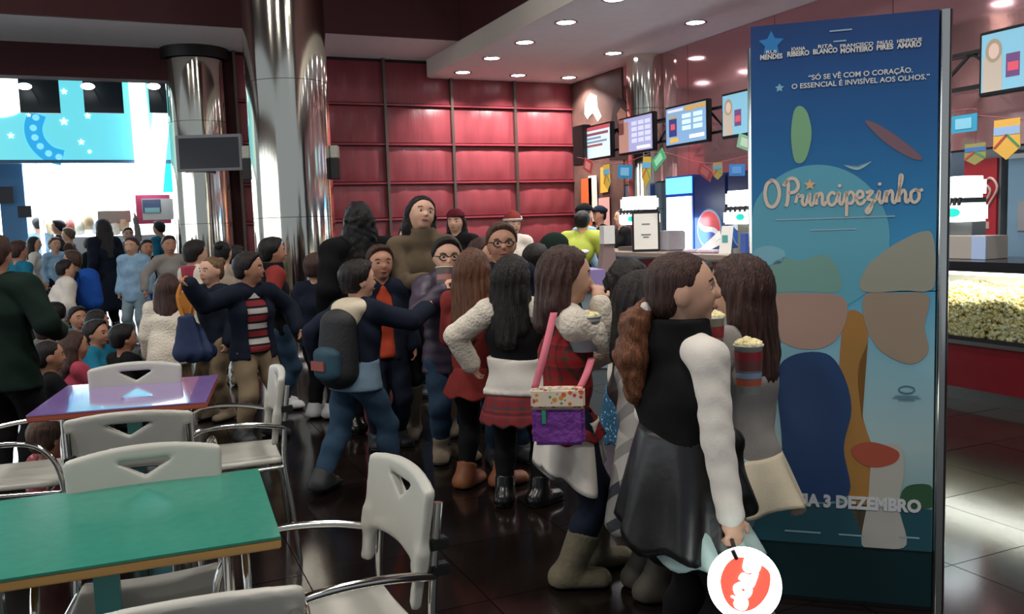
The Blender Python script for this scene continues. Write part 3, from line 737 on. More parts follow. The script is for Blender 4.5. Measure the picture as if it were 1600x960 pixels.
box('body', (6.95, 2.5, 0), (XM-.03, y0-.1, 1.9), mat('backbar_blue', '#6e8ba0', .25, .3), bc); box('rail', (6.93, 2.5, 1.86), (6.96, y0-.1, 1.9), M_chrome, bc); box('shelf_slot', (6.94, 2.6, 1.25), (6.951, y0-.2, 1.5), M_grey, bc); box('warm_shelf_lamp', (6.92, 3.2, 1.5), (6.951, 4.3, 1.56), emis('shelf_tube', '#eaf6ff', 3), bc)

# soda dispensers with lit heads
def dispenser(px, py, label, X=6.12, w_=.5):
    p = atX(px, py, X); t = thing('soda_dispenser', label, 'dispenser', (X, p.y, 1.052), -math.pi/2, 'soda dispensers on the bar')
    zb = p.z-1.052
    MB().box((-w_/2, -.14, 0), (w_/2, .2, .05)).build('drip_tray', M_steel, t, bevel=.006)
    MB().box((-w_*.38, .04, .05), (w_*.38, .2, zb)).build('tower', M_steel, t)
    MB().box((-w_/2, -.12, zb), (w_/2, .2, zb+.15)).build('lower_front', mat('dispenser_lit_front', '#eef6f6', .4, emit='#eef8f8', es=1.6), t, bevel=.02)
    MB().box((-w_*.5, -.1, zb+.19), (w_*.46, .2, zb+.36)).build('lit_head', emis('dispenser_head', '#f4fbff', 3.2), t, bevel=.03)
    MB().box((-w_*.46, -.06, zb+.15), (w_*.44, .18, zb+.19)).build('valve_bar', M_black, t)
    for k in range(6): MB().cyl((-w_*.4+k*w_*.16, -.1, zb+.19), (-w_*.4+k*w_*.16, -.12, zb+.13), .016, .012, 8).build('nozzle', M_black, t)
    MB().disc((-.05+.1, -.122, zb+.075), (0, -1, 0), .07, 18, .035).build('teal_mark', emis('dispenser_teal', '#1fb8a8', .8), t)
dispenser(995, 351, 'glowing white soda dispenser beside the framed menu on the bar', w_=.52)
dispenser(1166, 350, 'glowing white soda dispenser just left of the film poster stand')
dispenser(1496, 347, 'glowing white soda dispenser right of the film poster stand', X=6.1, w_=.26)

# things on the worktop
p = atX(1010, 404, 5.9); t = thing('framed_menu', 'white menu sheet in a black frame standing on the bar', 'sign', (5.9, p.y, 1.052), -YAW-R(10))
MB().box((-.17, 0, 0), (.17, .02, .5)).build('frame', M_black, t, bevel=.004); MB().box((-.145, -.004, .03), (.145, .001, .47)).build('menu_sheet', M_paper, t)
for v, ww in ((.33, .05), (.2, .06), (.17, .035)): MB().box((-ww, -.006, v), (ww, -.0045, v+.018)).build('printed_mark', M_grey, t)
p = atX(1133, 396, 5.92); t = thing('leaflet_stand', 'white leaflet standing upright on the bar by the blue cooler', 'leaflet', (5.92, p.y, 1.052), -YAW-R(18))
MB().slab([(-.07, 0), (.06, 0), (.09, .3), (-.03, .3)], (0, 0, 0), (1, 0, 0), (0, 0, 1), (0, .02, 0)).build('card', M_paper, t); MB().box((-.03, -.003, .12), (.03, -.001, .2)).build('printed_mark', mat('print_teal', '#4f9a96', .5), t)
p = atX(1108, 392, 6.05); t = thing('open_leaflet', 'open white leaflet leaning aslant on the bar', 'leaflet', (6.05, p.y, 1.052), -YAW-R(12))
MB().slab([(-.14, .02), (-.1, 0), (.14, .16), (.12, .24)], (0, 0, 0), (1, 0, .05), (0, .15, 1), (0, .006, 0)).build('page', M_paper, t); MB().slab([(-.12, .0), (-.06, 0), (.16, .1), (.14, .16)], (0, -.03, 0), (1, 0, 0), (0, .1, 1), (0, .006, 0)).build('page', M_paper, t)
p = atX(1161, 396, 5.95); o = box('drink_carton', (5.95, p.y-.05, 1.052), (6.05, p.y+.05, 1.27), mat('carton_blue', '#3a55a0', .4), bevel=.006); tag(o, 'small blue drink carton on the bar left of the poster stand', 'carton')
p = atX(1090, 400, 5.95); o = box('folded_napkins', (5.95, p.y-.3, 1.052), (6.15, p.y+.3, 1.085), mat('napkin_pink', '#c9b6c4', .8), bevel=.01); tag(o, 'flat pile of pale pink napkins on the bar', 'napkins')
p = atX(1035, 392, 6.15); o = box('grey_till', (6.1, p.y-.22, 1.052), (6.35, p.y+.22, 1.3), mat('till_grey', '#97949a', .45), bevel=.015); tag(o, 'grey till box on the bar beside the framed menu', 'till')
t = thing('cardboard_box', 'pale carton standing on top of the popcorn cabinet', 'box', (6.05, atX(1500, 410, 6.05).y, 1.061))
yb = t.location.y; box('carton', (5.95, yb-.3, 1.061), (6.2, yb+.28, 1.24), mat('carton_pale', '#9d968f', .7), t, .004); box('tape_band', (5.945, yb-.3, 1.063), (5.955, yb-.18, 1.238), mat('carton_tape', '#9fb2d6', .5), t)
# ticket desk and tapered stand before the bar
p = atD(940, 470, 8.6); t = thing('ticket_desk', 'grey ticket desk with lilac side and blue label before the bar', 'desk', (p.x, p.y, 0), -YAW+R(10))
MB().box((-.28, -.2, 0), (.28, .25, .78)).build('body', mat('desk_grey', '#7c8b93', .4), t, bevel=.01); MB().box((-.3, -.22, .79), (-.02, .25, .98)).build('side_screen', mat('desk_lilac', '#8e80b4', .4), t); MB().box((.02, -.206, .5), (.04, -.199, .76)).build('slot', M_black, t)
MB().box((.05, -.206, .62), (.13, -.199, .7)).build('blue_label', mat('desk_blue', '#1d4fb4', .4), t); MB().box((-.3, -.24, .78), (.32, .26, .8)).build('desk_top', M_steel, t)
t2 = thing('cup_tower', 'tapered tan display stand on top of the ticket desk', 'display stand', (p.x+.08, p.y+.02, .801), -YAW+R(10))
MB().slab([(-.22, 0), (.22, 0), (.2, .06), (.09, .16), (.05, .42), (-.04, .42), (-.08, .16), (-.2, .06)], (0, -.08, 0), (1, 0, 0), (0, 0, 1), (0, .16, 0)).build('stand_body', mat('stand_tan', '#8a7470', .5), t2); MB().box((-.05, -.1, .42), (.06, .06, .6)).build('white_card', M_paper, t2); MB().box((-.23, -.1, 0), (.23, .1, .03)).build('stand_foot', M_steel, t2)

# bunting: cord and pennants above the bar
XBN = 5.85
cp = [atX(x, y, XBN) for x, y in ((902, 246), (965, 256), (1030, 238), (1100, 255), (1172, 243))]
cp2 = [atX(x, y, XBN) for x, y in ((1478, 176), (1530, 181), (1598, 187))]
pts = smoothpts(cp+cp2, 8)
cordp = list(pts)
tag(MB().tube(pts, .004, 5).build('bunting_cord', mat('cord_red', '#7a3038', .7)), 'thin red cord strung above the bar holding pennants', 'cord')
def pennant(kind, px, py, w_, h_, tilt, c, c2, label):
    p = atX(px, py, XBN-.012); t = thing('pennant', label, 'pennant', p, -math.pi/2, 'pennants on the cord above the bar')
    if kind == 's': poly = [(-w_/2, h_*.28), (0, 0), (w_/2, h_*.28), (w_/2*.96, h_), (-w_/2*.96, h_)]
    else: poly = [(-w_/2, 0), (w_/2, 0), (w_/2, h_), (-w_/2, h_)]
    ca, sa = math.cos(R(tilt)), math.sin(R(tilt))
    cz = min(cordp, key=lambda q_: abs(q_.y-p.y)).z-p.z
    MB().tube([(-sa*h_*.9, .003, h_*.9*ca), (0, .012, max(cz, h_+.01))], .003, 5).build('thread', mat('cord_red', '#7a3038', .7), t)
    rot = lambda q: (q[0]*ca-q[1]*sa, q[0]*sa+q[1]*ca)
    MB().slab([rot(q) for q in poly], (0, 0, 0), (1, 0, 0), (0, 0, 1), (0, .006, 0)).build('card', mat('pennant_'+c.strip('#'), c, .6), t)
    if kind == 's':
        MB().slab([rot(q) for q in ((-w_*.48, h_*.62), (w_*.48, h_*.62), (w_*.48, h_*.82), (-w_*.48, h_*.82))], (0, -.002, 0), (1, 0, 0), (0, 0, 1), (0, .0015, 0)).build('name_band', mat('pennant_'+c2.strip('#'), c2, .6), t)
        for a_, cc in (((-w_*.46, h_*.3), '#b0403a'), ((w_*.46, h_*.3), '#3f8a5a')):
            A = Vector((a_[0], a_[1], 0)); B = Vector((0, h_*.62, 0)); d = (B-A).normalized(); n_ = Vector((-d.y, d.x, 0))*w_*.04
            MB().slab([rot((q.x, q.y)) for q in (A-n_, B-n_, B+n_, A+n_)], (0, -.0025, 0), (1, 0, 0), (0, 0, 1), (0, .0015, 0)).build('cross_ribbon', mat('ribbon_'+cc.strip('#'), cc, .6), t)
    else:
        MB().slab([rot(q) for q in ((-w_*.3, h_*.2), (w_*.3, h_*.2), (w_*.3, h_*.8), (-w_*.3, h_*.8))], (0, -.002, 0), (1, 0, 0), (0, 0, 1), (0, .0015, 0)).build('print_block', mat('pennant_'+c2.strip('#'), c2, .6), t)
pennant('s', 1572, 250, .21, .29, 0, '#d9a94a', '#8fb0d8', 'yellow shield pennant with crossed ribbons at the right edge')
pennant('r', 1505, 207, .23, .13, 0, '#2f93b8', '#7fc0d8', 'turquoise pennant just right of the film poster stand')
pennant('s', 1523, 258, .18, .16, 0, '#8f8a52', '#3f6fae', 'olive shield pennant with blue band above the red freezer')
pennant('s', 949, 298, .16, .34, 4, '#c9a23c', '#5fa0c4', 'yellow shield pennant over the snack posters by the mural')
pennant('r', 976, 279, .34, .17, -5, '#1f7ba8', '#6fa6cc', 'long turquoise pennant hanging before the mural')
pennant('s', 1009, 292, .18, .36, -6, '#b79a36', '#5fa0c4', 'yellow shield pennant in front of the slim chrome column')
pennant('r', 1032, 258, .27, .15, 32, '#3f9a68', '#8cc8a8', 'green pennant tilted below the blue cup screen')
pennant('r', 1099, 277, .25, .12, -28, '#7c2a32', '#8c4a48', 'dark red pennant tilted below the cup screen')
pennant('s', 1121, 281, .16, .18, 0, '#8f7a3a', '#4f86a8', 'small olive shield pennant above the blue coolers')
pennant('r', 1151, 275, .25, .12, -3, '#2f6fb0', '#4f86c0', 'blue pennant above the blue coolers')
pennant('r', 917, 268, .24, .16, -22, '#a8322f', '#c07a78', 'red pennant at the far end of the cord by the red wall')
pennant('r', 1163, 234, .26, .14, -18, '#6fa088', '#a8c0a8', 'pale green pennant tilted beside the film poster stand')

# ================================================================== FILM POSTER TOTEM
PR = atD(1462, 400, 3.0); PL = atD(1175, 400, 3.18); PR.z = PL.z = 0
ux = (PR-PL).normalized(); TW = (PR-PL).length; un = Vector((ux.y, -ux.x, 0))
if un.dot(CAM-PR) < 0: un = -un
ang = math.atan2(ux.y, ux.x); mid = (PR+PL)/2
TT = atD(1462, 15, 3.0).z; TB = atD(1456, 862, 3.0).z
tot = thing('poster_totem', 'tall blue film poster stand with chrome corner posts', 'poster stand', mid, ang)
tinv = (Matrix.Translation(mid) @ Matrix.Rotation(ang, 4, 'Z')).inverted()
def uv(px, py):
    d = ray(px, py); t_ = (mid-CAM).dot(un)/d.dot(un); return tinv @ (CAM+d*t_)
TD = .42; hw = TW/2
MB().box((-hw, .006, .03), (hw, TD, TT-.004)).build('core_box', mat('totem_core', '#16303a', .4), tot)
MB().box((-hw, 0, .02), (hw, .008, TB)).build('base_panel', mat('totem_base_teal', '#0c2b30', .3), tot)
ZM = uv(1320, 456).z
gs = [(0, '#4a8a96'), (.04, '#6f9ea6'), (.2, '#a6bfc2'), (.36, '#8cbccb'), (.5, '#4fa6cc'), (.56, '#3f93c2'), (.68, '#2b78ae'), (.8, '#1f5f9a'), (.92, '#1d4c88'), (1, '#1a3a72')]
M_print = zgrad('poster_print', gs, 2, TB, TT, .38, noise=.05)
lowp = MB().box((-hw, -.006, TB), (hw, .001, ZM-.002)).build('lower_print', M_print, tot); upp = MB().box((-hw, -.006, ZM+.002), (hw, .001, TT)).build('upper_print', M_print, tot)
MB().box((-hw, -.004, ZM-.002), (hw, .001, ZM+.002)).build('print_seam', M_black, tot)
def shape(name, pxs, c, par, lay, closed_smooth=True, rough=.38):
    ps = [uv(*p) for p in pxs]; ps = [Vector((min(max(p.x, -hw+.001), hw-.001), 0, min(max(p.z, TB+.001), TT-.001))) for p in ps]
    if closed_smooth: ps = smoothpts(ps, 5, True); ps = [Vector((min(max(p.x, -hw+.001), hw-.001), 0, min(max(p.z, TB+.001), TT-.001))) for p in ps]
    y = -.0065-.0006*lay
    cen_ = sum(ps, Vector())/len(ps); n = len(ps)
    vs_ = [Vector((p.x, y, p.z)) for p in ps]+[Vector((cen_.x, y, cen_.z))]
    return MB().add(vs_, [(i, (i+1) % n, n) for i in range(n)]).build(name, mat('print_'+c.strip('#'), c, rough), par)
# planet arc, stars, landscape; plain rounded rocks and clouds stand where the printed figures were
cx, cyy, rr = 1278, 372, 112
shape('planet_print', [(cx+rr*math.cos(R(a)), cyy-rr*math.sin(R(a))*1.02) for a in range(0, 360, 15)], '#5fa6bc', upp, 1)
sh = [(1178, 392), (1200, 384), (1225, 392), (1222, 410), (1196, 414), (1180, 408)]
shape('cloud_print', sh, '#7fb6c6', upp, 2)
shape('leaf_print', [(1240, 176), (1250, 166), (1262, 178), (1268, 212), (1258, 250), (1242, 252), (1236, 214)], '#7fae86', upp, 2)
shape('streak_print', [(1352, 192), (1366, 192), (1402, 214), (1440, 246), (1424, 248), (1384, 224)], '#7d5f6a', upp, 2)
shape('trail_print', [(1318, 258), (1340, 262), (1362, 252), (1340, 266)], '#9fc0cc', upp, 2)
shape('cloud_print', [(1196, 454), (1202, 420), (1222, 402), (1250, 408), (1284, 398), (1306, 414), (1312, 454), (1255, 455)], '#74a096', upp, 2)
shape('rock_print', [(1346, 454), (1352, 420), (1374, 398), (1404, 378), (1440, 362), (1458, 372), (1459, 448), (1410, 454)], '#9a9a8c', upp, 3)
shape('rock_print', [(1208, 462), (1260, 458), (1316, 464), (1322, 500), (1300, 536), (1262, 546), (1222, 534), (1204, 500)], '#a98a7c', lowp, 2)
shape('rock_print', [(1352, 460), (1400, 458), (1450, 462), (1444, 510), (1450, 548), (1428, 568), (1398, 562), (1368, 540), (1350, 500)], '#9c8a78', lowp, 2)
shape('rock_print', [(1318, 500), (1346, 490), (1356, 530), (1340, 580), (1350, 660), (1378, 740), (1392, 830), (1356, 850), (1322, 760), (1310, 640)], '#a5783c', lowp, 1)
shape('rock_print', [(1214, 590), (1236, 556), (1290, 552), (1318, 586), (1330, 640), (1318, 700), (1326, 772), (1262, 784), (1206, 776), (1222, 700)], '#22406e', lowp, 3)
shape('rock_print', [(1362, 720), (1384, 694), (1408, 700), (1412, 740), (1404, 790), (1416, 850), (1378, 856), (1346, 850), (1356, 780)], '#b4b2aa', lowp, 3)
shape('rock_print', [(1330, 700), (1360, 690), (1402, 704), (1398, 722), (1366, 730), (1340, 720)], '#a8503c', lowp, 4)
shape('hill_print', [(1408, 770), (1420, 758), (1446, 756), (1458, 764), (1458, 792), (1410, 792)], '#34583c', lowp, 2)
shape('lake_print', [(1176, 788), (1320, 786), (1459, 796), (1459, 868), (1320, 860), (1176, 852)], '#23525e', lowp, 1, False)
def pstar(px, py, r, c, lay=2):
    p = uv(px, py); y = -.0065-.0006*lay
    ps = [(p.x+(r if k % 2 == 0 else r*.5)*math.sin(math.pi*k/5), p.z+(r if k % 2 == 0 else r*.5)*math.cos(math.pi*k/5)) for k in range(10)]
    MB().add([Vector((a_, y, b_)) for a_, b_ in ps]+[Vector((p.x, y, p.z))], [(i, (i+1) % 10, 10) for i in range(10)]).build('star_print', mat('print_'+c.strip('#'), c, .4), upp)
pstar(1205, 69, .045, '#2f7fc0'); pstar(1218, 138, .016, '#7fb8d0')
def ptext(body, px, py, size, bold=.0, m=M_ink, par=upp, width=None, spacing=1.0, p2=None):
    a_ = uv(px, py); x = Vector((1, 0, 0))
    return text('lettering', body, size, m, par, (a_.x, -.0105, a_.z), x, (0, 0, 1), 'CENTER', bold, .0004, width, spacing)
PXM = 3.08/FPX
for (px, py, a_, b_, ww) in ((1205, 93, 'RUI', 'MENDES', 34), (1247, 88, 'JOANA', 'RIBEIRO', 33), (1289, 84, 'RITA', 'BLANCO', 36), (1338, 82, 'FRANCISCO', 'MONTEIRO', 47), (1382, 78, 'PAULO', 'PIRES', 24), (1420, 75, 'HENRIQUE', 'AMARO', 34)):
    small = len(a_) > len(b_)
    ptext(a_, px, py-8.5, .0165, .0004, width=(ww if small else ww*.9*len(a_)/len(b_))*PXM); ptext(b_, px, py, .0235, .0008, width=(ww*.98 if not small else ww*.98)*PXM)
ptext('“SÓ SE VÊ COM O CORAÇÃO.', 1343, 120, .0245, .0004, width=148*PXM); ptext('O ESSENCIAL É INVISÍVEL AOS OLHOS.”', 1342, 132, .0245, .0004, width=196*PXM)
M_faint = mat('poster_faint_ink', '#8fb0c0', .6)
for (x0, x1, y_) in ((1212, 1398, 344), (1266, 1338, 360), (1296, 1331, 50), (1302, 1322, 66)):
    a_, b_ = uv(x0, y_), uv(x1, y_-4); MB().add([(a_.x, -.0095, a_.z-.002), (b_.x, -.0095, a_.z-.002), (b_.x, -.0095, a_.z+.003), (a_.x, -.0095, a_.z+.003)], [(0, 1, 2, 3)]).build('small_print', M_faint, upp)
text('lettering', 'ESTREIA 3 DEZEMBRO', .062, mat('poster_release_ink', '#c9ccd0', .6), lowp, (uv(1312, 795).x, -.0105, uv(1312, 792).z), (1, 0, 0), (0, 0, 1), 'CENTER', .0032, .0004, 238*PXM)
for (x0, x1, y_) in ((1226, 1282, 828), (1310, 1350, 834), (1405, 1436, 838)):
    a_, b_ = uv(x0, y_), uv(x1, y_+2); MB().add([(a_.x, -.0095, a_.z-.003), (b_.x, -.0095, a_.z-.003), (b_.x, -.0095, a_.z+.003), (a_.x, -.0095, a_.z+.003)], [(0, 1, 2, 3)]).build('small_print', M_faint, lowp)
M_mark = mat('print_dark_teal', '#3f6f80', .5)
c_ = uv(1416, 608); pts = [(c_.x+.026*math.cos(a_/16*2*math.pi), -.0095, c_.z+.013*math.sin(a_/16*2*math.pi)) for a_ in range(17)]; MB().tube(pts, .0018, 5).build('oval_mark', M_mark, lowp)
for dy_, ww in ((.024, .05), (.031, .06), (.038, .035)): MB().add([(c_.x-ww/1.3, -.0095, c_.z-dy_-.002), (c_.x+ww/1.3, -.0095, c_.z-dy_-.002), (c_.x+ww/1.3, -.0095, c_.z-dy_+.001), (c_.x-ww/1.3, -.0095, c_.z-dy_+.001)], [(0, 1, 2, 3)]).build('small_print', M_mark, lowp)
# handwritten title
G = {'O': [[(.75, 2.1), (.25, 1.8), (.08, 1.0), (.3, .2), (.75, 0), (1.15, .4), (1.3, 1.1), (1.1, 1.8), (.7, 2.1), (.5, 2.0)]],
     'P': [[(.1, 1.6), (.45, 2.0), (.5, 1.2), (.42, .3), (.3, 0)], [(.2, 1.7), (.6, 2.15), (1.1, 2.1), (1.35, 1.6), (1.1, 1.15), (.55, 1.05)]],
     'r': [[(0, .25), (.2, .9), (.3, .75), (.6, .8), (.55, .3), (.75, .05), (.95, .3)]], 'i': [[(0, .3), (.25, .95), (.25, .3), (.42, .02), (.62, .3)]],
     'n': [[(0, .3), (.18, .95), (.2, .05)], [(.2, .5), (.5, .95), (.68, .75), (.68, .2), (.85, .02), (1.02, .3)]], 'c': [[(.75, .8), (.45, .97), (.15, .6), (.25, .1), (.55, .0), (.85, .3)]],
     'p': [[(0, .3), (.22, .95), (.22, -.9)], [(.22, .6), (.55, .97), (.85, .6), (.65, .1), (.3, .12)]], 'e': [[(.1, .45), (.6, .55), (.6, .9), (.3, .97), (.1, .5), (.3, .03), (.62, .05), (.85, .35)]],
     'z': [[(.05, .85), (.6, .95), (.2, .4), (.55, .25), (.5, -.3), (.25, -.7), (.1, -.5), (.5, -.05), (.9, .35)]], 'h': [[(0, .3), (.35, 1.5), (.42, 2.0), (.28, 2.05), (.22, 1.2), (.2, .05)], [(.2, .5), (.5, .95), (.7, .7), (.7, .2), (.85, .03), (1.02, .3)]],
     'o': [[(.5, .97), (.15, .75), (.15, .2), (.45, 0), (.75, .3), (.72, .8), (.45, .97), (.7, .85), (1.05, .95)]]}
ADV = {'O': 1.45, 'P': 1.12, 'r': .92, 'i': .62, 'n': 1.0, 'c': .82, 'p': .9, 'e': .82, 'z': .88, 'h': 1.0, 'o': 1.0}
a_, b_ = uv(1194, 324), uv(1440, 316); tot_adv = sum(ADV[c] for c in 'OPrincipezinho')+.1; S = (b_.x-a_.x)/tot_adv; xx = 0
M_title = mat('poster_title_ink', '#dcc9b8', .55)
for k, ch in enumerate('OPrincipezinho'):
    for st in G[ch]:
        rise = (b_.z-a_.z)*xx/tot_adv*1.0
        pts = smoothpts([(a_.x+(xx+q[0])*S, 0, a_.z+rise+q[1]*S*1.12) for q in st], 5)
        vs_ = []
        for i, p_ in enumerate(pts):
            d = (pts[min(i+1, len(pts)-1)]-pts[max(i-1, 0)]).normalized(); n_ = Vector((-d.z, 0, d.x))*S*(.15 if ch in 'OP' else .13)
            vs_ += [Vector((p_.x, -.0106, p_.z))-n_, Vector((p_.x, -.0106, p_.z))+n_]
        MB().add(vs_, [(2*i, 2*i+1, 2*i+3, 2*i+2) for i in range(len(pts)-1)]).build('title_lettering', M_title, upp)
    if ch == 'i' and k > 3: MB().disc((a_.x+(xx+.28)*S, -.0106, a_.z+1.45*S*1.12), (0, -1, 0), S*.15, 10).build('title_lettering', M_title, upp)
    xx += ADV[ch]+(.1 if k == 0 else 0)
pp = Vector((a_.x+(1.45+.1+1.12+.92+.27)*S, 0, a_.z+1.62*S*1.12)); ps = [(pp.x+(.021 if k % 2 == 0 else .0095)*math.sin(math.pi*k/5), pp.z+(.021 if k % 2 == 0 else .0095)*math.cos(math.pi*k/5)) for k in range(10)]
MB().add([Vector((q[0], -.0112, q[1])) for q in ps]+[Vector((pp.x, -.0112, pp.z))], [(i, (i+1) % 10, 10) for i in range(10)]).build('title_star', mat('title_star', '#e0b48a', .5), upp)
for x_, y_, r_ in ((hw+.022, .02, .024), (hw+.01, TD, .024), (-hw-.004, TD, .02)):
    MB().cyl((x_, y_, 0), (x_, y_, TT), r_, r_, 20).build('corner_post', M_chrome, tot)
MB().box((-hw-.01, .012, 0), (hw+.01, TD+.02, .02)).build('foot_plate', M_black, tot)

# ================================================================== TABLES AND CHAIRS
def table(name, label, FL, FR_, BR, BL, mtop, medge, wmin=None):
    zt = .73; P = [atZ(p[0], p[1], zt) for p in (FL, FR_, BR, BL)]
    ax = ((P[1]-P[0])+(P[2]-P[3])).normalized(); ax.z = 0; ay = Vector((-ax.y, ax.x, 0))
    wd_ = ((P[1]-P[0]).length+(P[2]-P[3]).length)/2; dp = (abs((P[3]-P[0]).dot(ay))+abs((P[2]-P[1]).dot(ay)))/2
    right = (P[1]+P[2])/2
    if wmin: wd_ = max(wd_, wmin)
    cen_ = right - ax*wd_/2; cen_.z = 0
    t = thing(name, label, 'table', cen_, math.atan2(ax.y, ax.x))
    MB().box((-wd_/2, -dp/2, zt-.006), (wd_/2, dp/2, zt)).build('table_top', mtop, t)
    MB().box((-wd_/2, -dp/2, zt-.03), (wd_/2, dp/2, zt-.0062)).build('wood_edge', medge, t, bevel=.003)
    MB().box((-.03, -.02, .06), (.03, .02, zt-.03)).build('centre_post', mat('table_post_teal', '#58a09c', .4), t)
    MB().box((-wd_/2+.1, -.03, zt-.055), (wd_/2-.1, .03, zt-.031)).build('under_rail', M_black, t)
    MB().box((-.22, -.2, 0), (.22, .2, .02)).build('foot_plate', M_black, t, bevel=.006); MB().box((-.05, -.05, .02), (.05, .05, .06)).build('post_socket', M_steel, t)
    for sx_ in (-1, 1):
        for sy_ in (-1, 1):
            x_, y_ = sx_*(wd_/2-.12), sy_*(dp/2-.08)
            MB().tube([(x_, y_, zt-.03), (x_*.99, y_*1.0, .3), (x_*.96, y_*1.05, 0)], .014, 10).build('leg', M_chrome, t)
    return t, ax, ay
M_edge = mat('beech_edge', '#a9834c', .5, vary=.12, vscale=14, stretch=(.3, 4, 4))
tg, gx, gy = table('bistro_table', 'green-topped table with a beech edge in the foreground', (0, 906), (451, 837), (394, 733), (0, 783), mat('table_green', '#2a7c6a', .22, vary=.06, vscale=30), M_edge, .82)
tp, qx, qy = table('bistro_table', 'purple-topped table shining with reflections behind the green one', (71, 647), (346, 626), (321, 587), (80, 605), mat('table_purple', '#8a70b4', .1, coat=.8), mat('table_orange_edge', '#9a4a34', .5))

def d_rbox(P, c, half, r):
    q = np.abs(P-np.asarray(c))-(np.asarray(half)-r); return np.sqrt((np.maximum(q, 0)**2).sum(1)) + np.minimum(q.max(1), 0) - r
def chair_proto():
    t = thing('bistro_chair', 'x', 'chair', (0, 0, 0))
    def fb(P):
        Q = P.copy(); Q[:, 1] = P[:, 1] + .22 - .45*P[:, 0]**2 + (P[:, 2]-.7)*.16
        Q[:, 2] = P[:, 2] + .5*P[:, 0]**2
        Q[:, 0] = P[:, 0]/(1+.25*(P[:, 2]-.72))
        d = d_rbox(Q, (0, 0, .735), (.21, .015, .105), .014)
        # triangular grip hole
        x, z = P[:, 0], P[:, 2]
        tri = np.maximum(np.maximum(z-.797, -.92*(z-.797)*0 + (np.abs(x)*.5-(z-.745))*.9), -1)
        tri = np.maximum(z-.797, (np.abs(x)*.58-(z-.748))*.86)
        d = np.maximum(d, -tri)
        # notched lower rim: side tongues run down the uprights
        d2 = d_rbox(Q, (.19, 0, .615), (.022, .014, .075), .012); d3 = d_rbox(Q, (-.19, 0, .615), (.022, .014, .075), .012)
        return smin(smin(d, d2, .03), d3, .03)
    V, Q = sdf_mesh(fb, (-.26, -.3, .52), (.26, -.1, .88), .0075); np_mesh('backrest', V, Q, M_white, t)
    def fs_(P):
        q = P.copy(); q[:, 2] = P[:, 2] - .9*P[:, 0]**2*.35 + .25*np.maximum(P[:, 1]-.1, 0)**2*2
        q[:, 0] = P[:, 0]/(1+.25*(P[:, 1]))
        d = d_rbox(q, (0, .0, .44), (.2, .21, .013), .012); rr_ = np.sqrt(P[:, 0]**2+(P[:, 1]+.02)**2)-.262
        return np.maximum(d, rr_)
    V, Q = sdf_mesh(fs_, (-.27, -.26, .39), (.27, .26, .49), .009); np_mesh('seat', V, Q, M_white, t)
    for s in (-1, 1):
        MB().tube(smoothpts([(s*.215, -.255, 0), (s*.208, -.235, .25), (s*.2, -.215, .45), (s*.197, -.225, .62), (s*.195, -.245, .78)], 5), .0115, 10).build('rear_upright', M_chrome, t)
        MB().tube(smoothpts([(s*.2, -.222, .6), (s*.225, -.1, .628), (s*.24, .04, .64), (s*.245, .14, .625), (s*.245, .205, .56), (s*.242, .23, .45), (s*.24, .25, .2), (s*.24, .262, 0)], 5), .0115, 10).build('arm_and_leg', M_chrome, t)
        MB().tube([(s*.2, -.215, .425), (s*.243, .22, .425)], .0105, 8).build('seat_rail', M_chrome, t)
        for z in (.6, .665): MB().box((s*.195-.016, -.262, z), (s*.195+.016, -.214, z+.028)).build('clip', M_black, t, bevel=.003)
    MB().tube([(-.242, .16, .42), (.242, .16, .42)], .01, 8).build('cross_rail', M_chrome, t); MB().tube([(-.205, -.19, .42), (.205, -.19, .42)], .01, 8).build('cross_rail', M_chrome, t)
    return t
cp_ = chair_proto()
spots = [((225, 690), .845, -gy, 'white bistro chair tucked under the far side of the green table'),
         ((198, 641), .845, qy, 'white bistro chair on the near side of the purple table'),
         ((212, 563), .845, -qy, 'white bistro chair on the far side of the purple table'),
         ((442, 570), .845, -(qx*.97+qy*.1), 'white bistro chair at the right end of the purple table, seen side on'),
         ((641, 716), .845, -(gx*.97+gy*.12), 'white bistro chair at the right end of the green table with chrome arms'),
         ((275, 936), .845, gy, 'white bistro chair nearest the camera, only its back rim in view'),
         ]
def put_chair(c, P, f, lb):
    f = Vector((f.x, f.y, 0)).normalized(); c.location = (P.x, P.y, 0); c.rotation_euler = (0, 0, math.atan2(f.y, f.x)-math.pi/2); c['label'] = lb; c['group'] = 'white bistro chairs at the tables'
for i, ((px, py), z, f, lb) in enumerate(spots):
    c = cp_ if i == 0 else copy_tree(cp_)
    f = Vector((f.x, f.y, 0)).normalized(); put_chair(c, atZ(px, py, z)+f*.25, f, lb)
c = copy_tree(cp_); P7 = atZ(48, 742, .45); put_chair(c, P7-Vector((qx.x, qx.y, 0))*.05, qx, 'white bistro chair cut by the left edge of the photo, facing right')

# ================================================================== PEOPLE
def skinm(n, c): return mat('skin_'+n, c, .55, vary=.06, vscale=12)
SK = {'l': skinm('light', '#c99c84'), 'm': skinm('mid', '#b07f66'), 'd': skinm('tan', '#94654d')}
def hairm(n, c): return mat('hair_'+n, c, .42, bump=.9, bscale=75, stretch=(3.2, 3.2, .16), vary=.55, vscale=26, spec=.35)
HR = {'brown': hairm('brown', '#3d2620'), 'dark': hairm('dark', '#17100f'), 'red': hairm('chestnut', '#5a3222'), 'black': hairm('black', '#0b090a'), 'mid': hairm('mid_brown', '#4a3429'), 'cop': hairm('copper_brown', '#5c3a28'), 'fair': hairm('fair', '#6a5238')}
M_eyew = mat('eye_white', '#c9c4bc', .3); M_iris = mat('eye_dark', '#1c120e', .2); M_lip = mat('lip', '#8f4f4a', .5); M_brow = mat('brow', '#2a1a14', .8)
_np = lambda v: np.array(v, float)
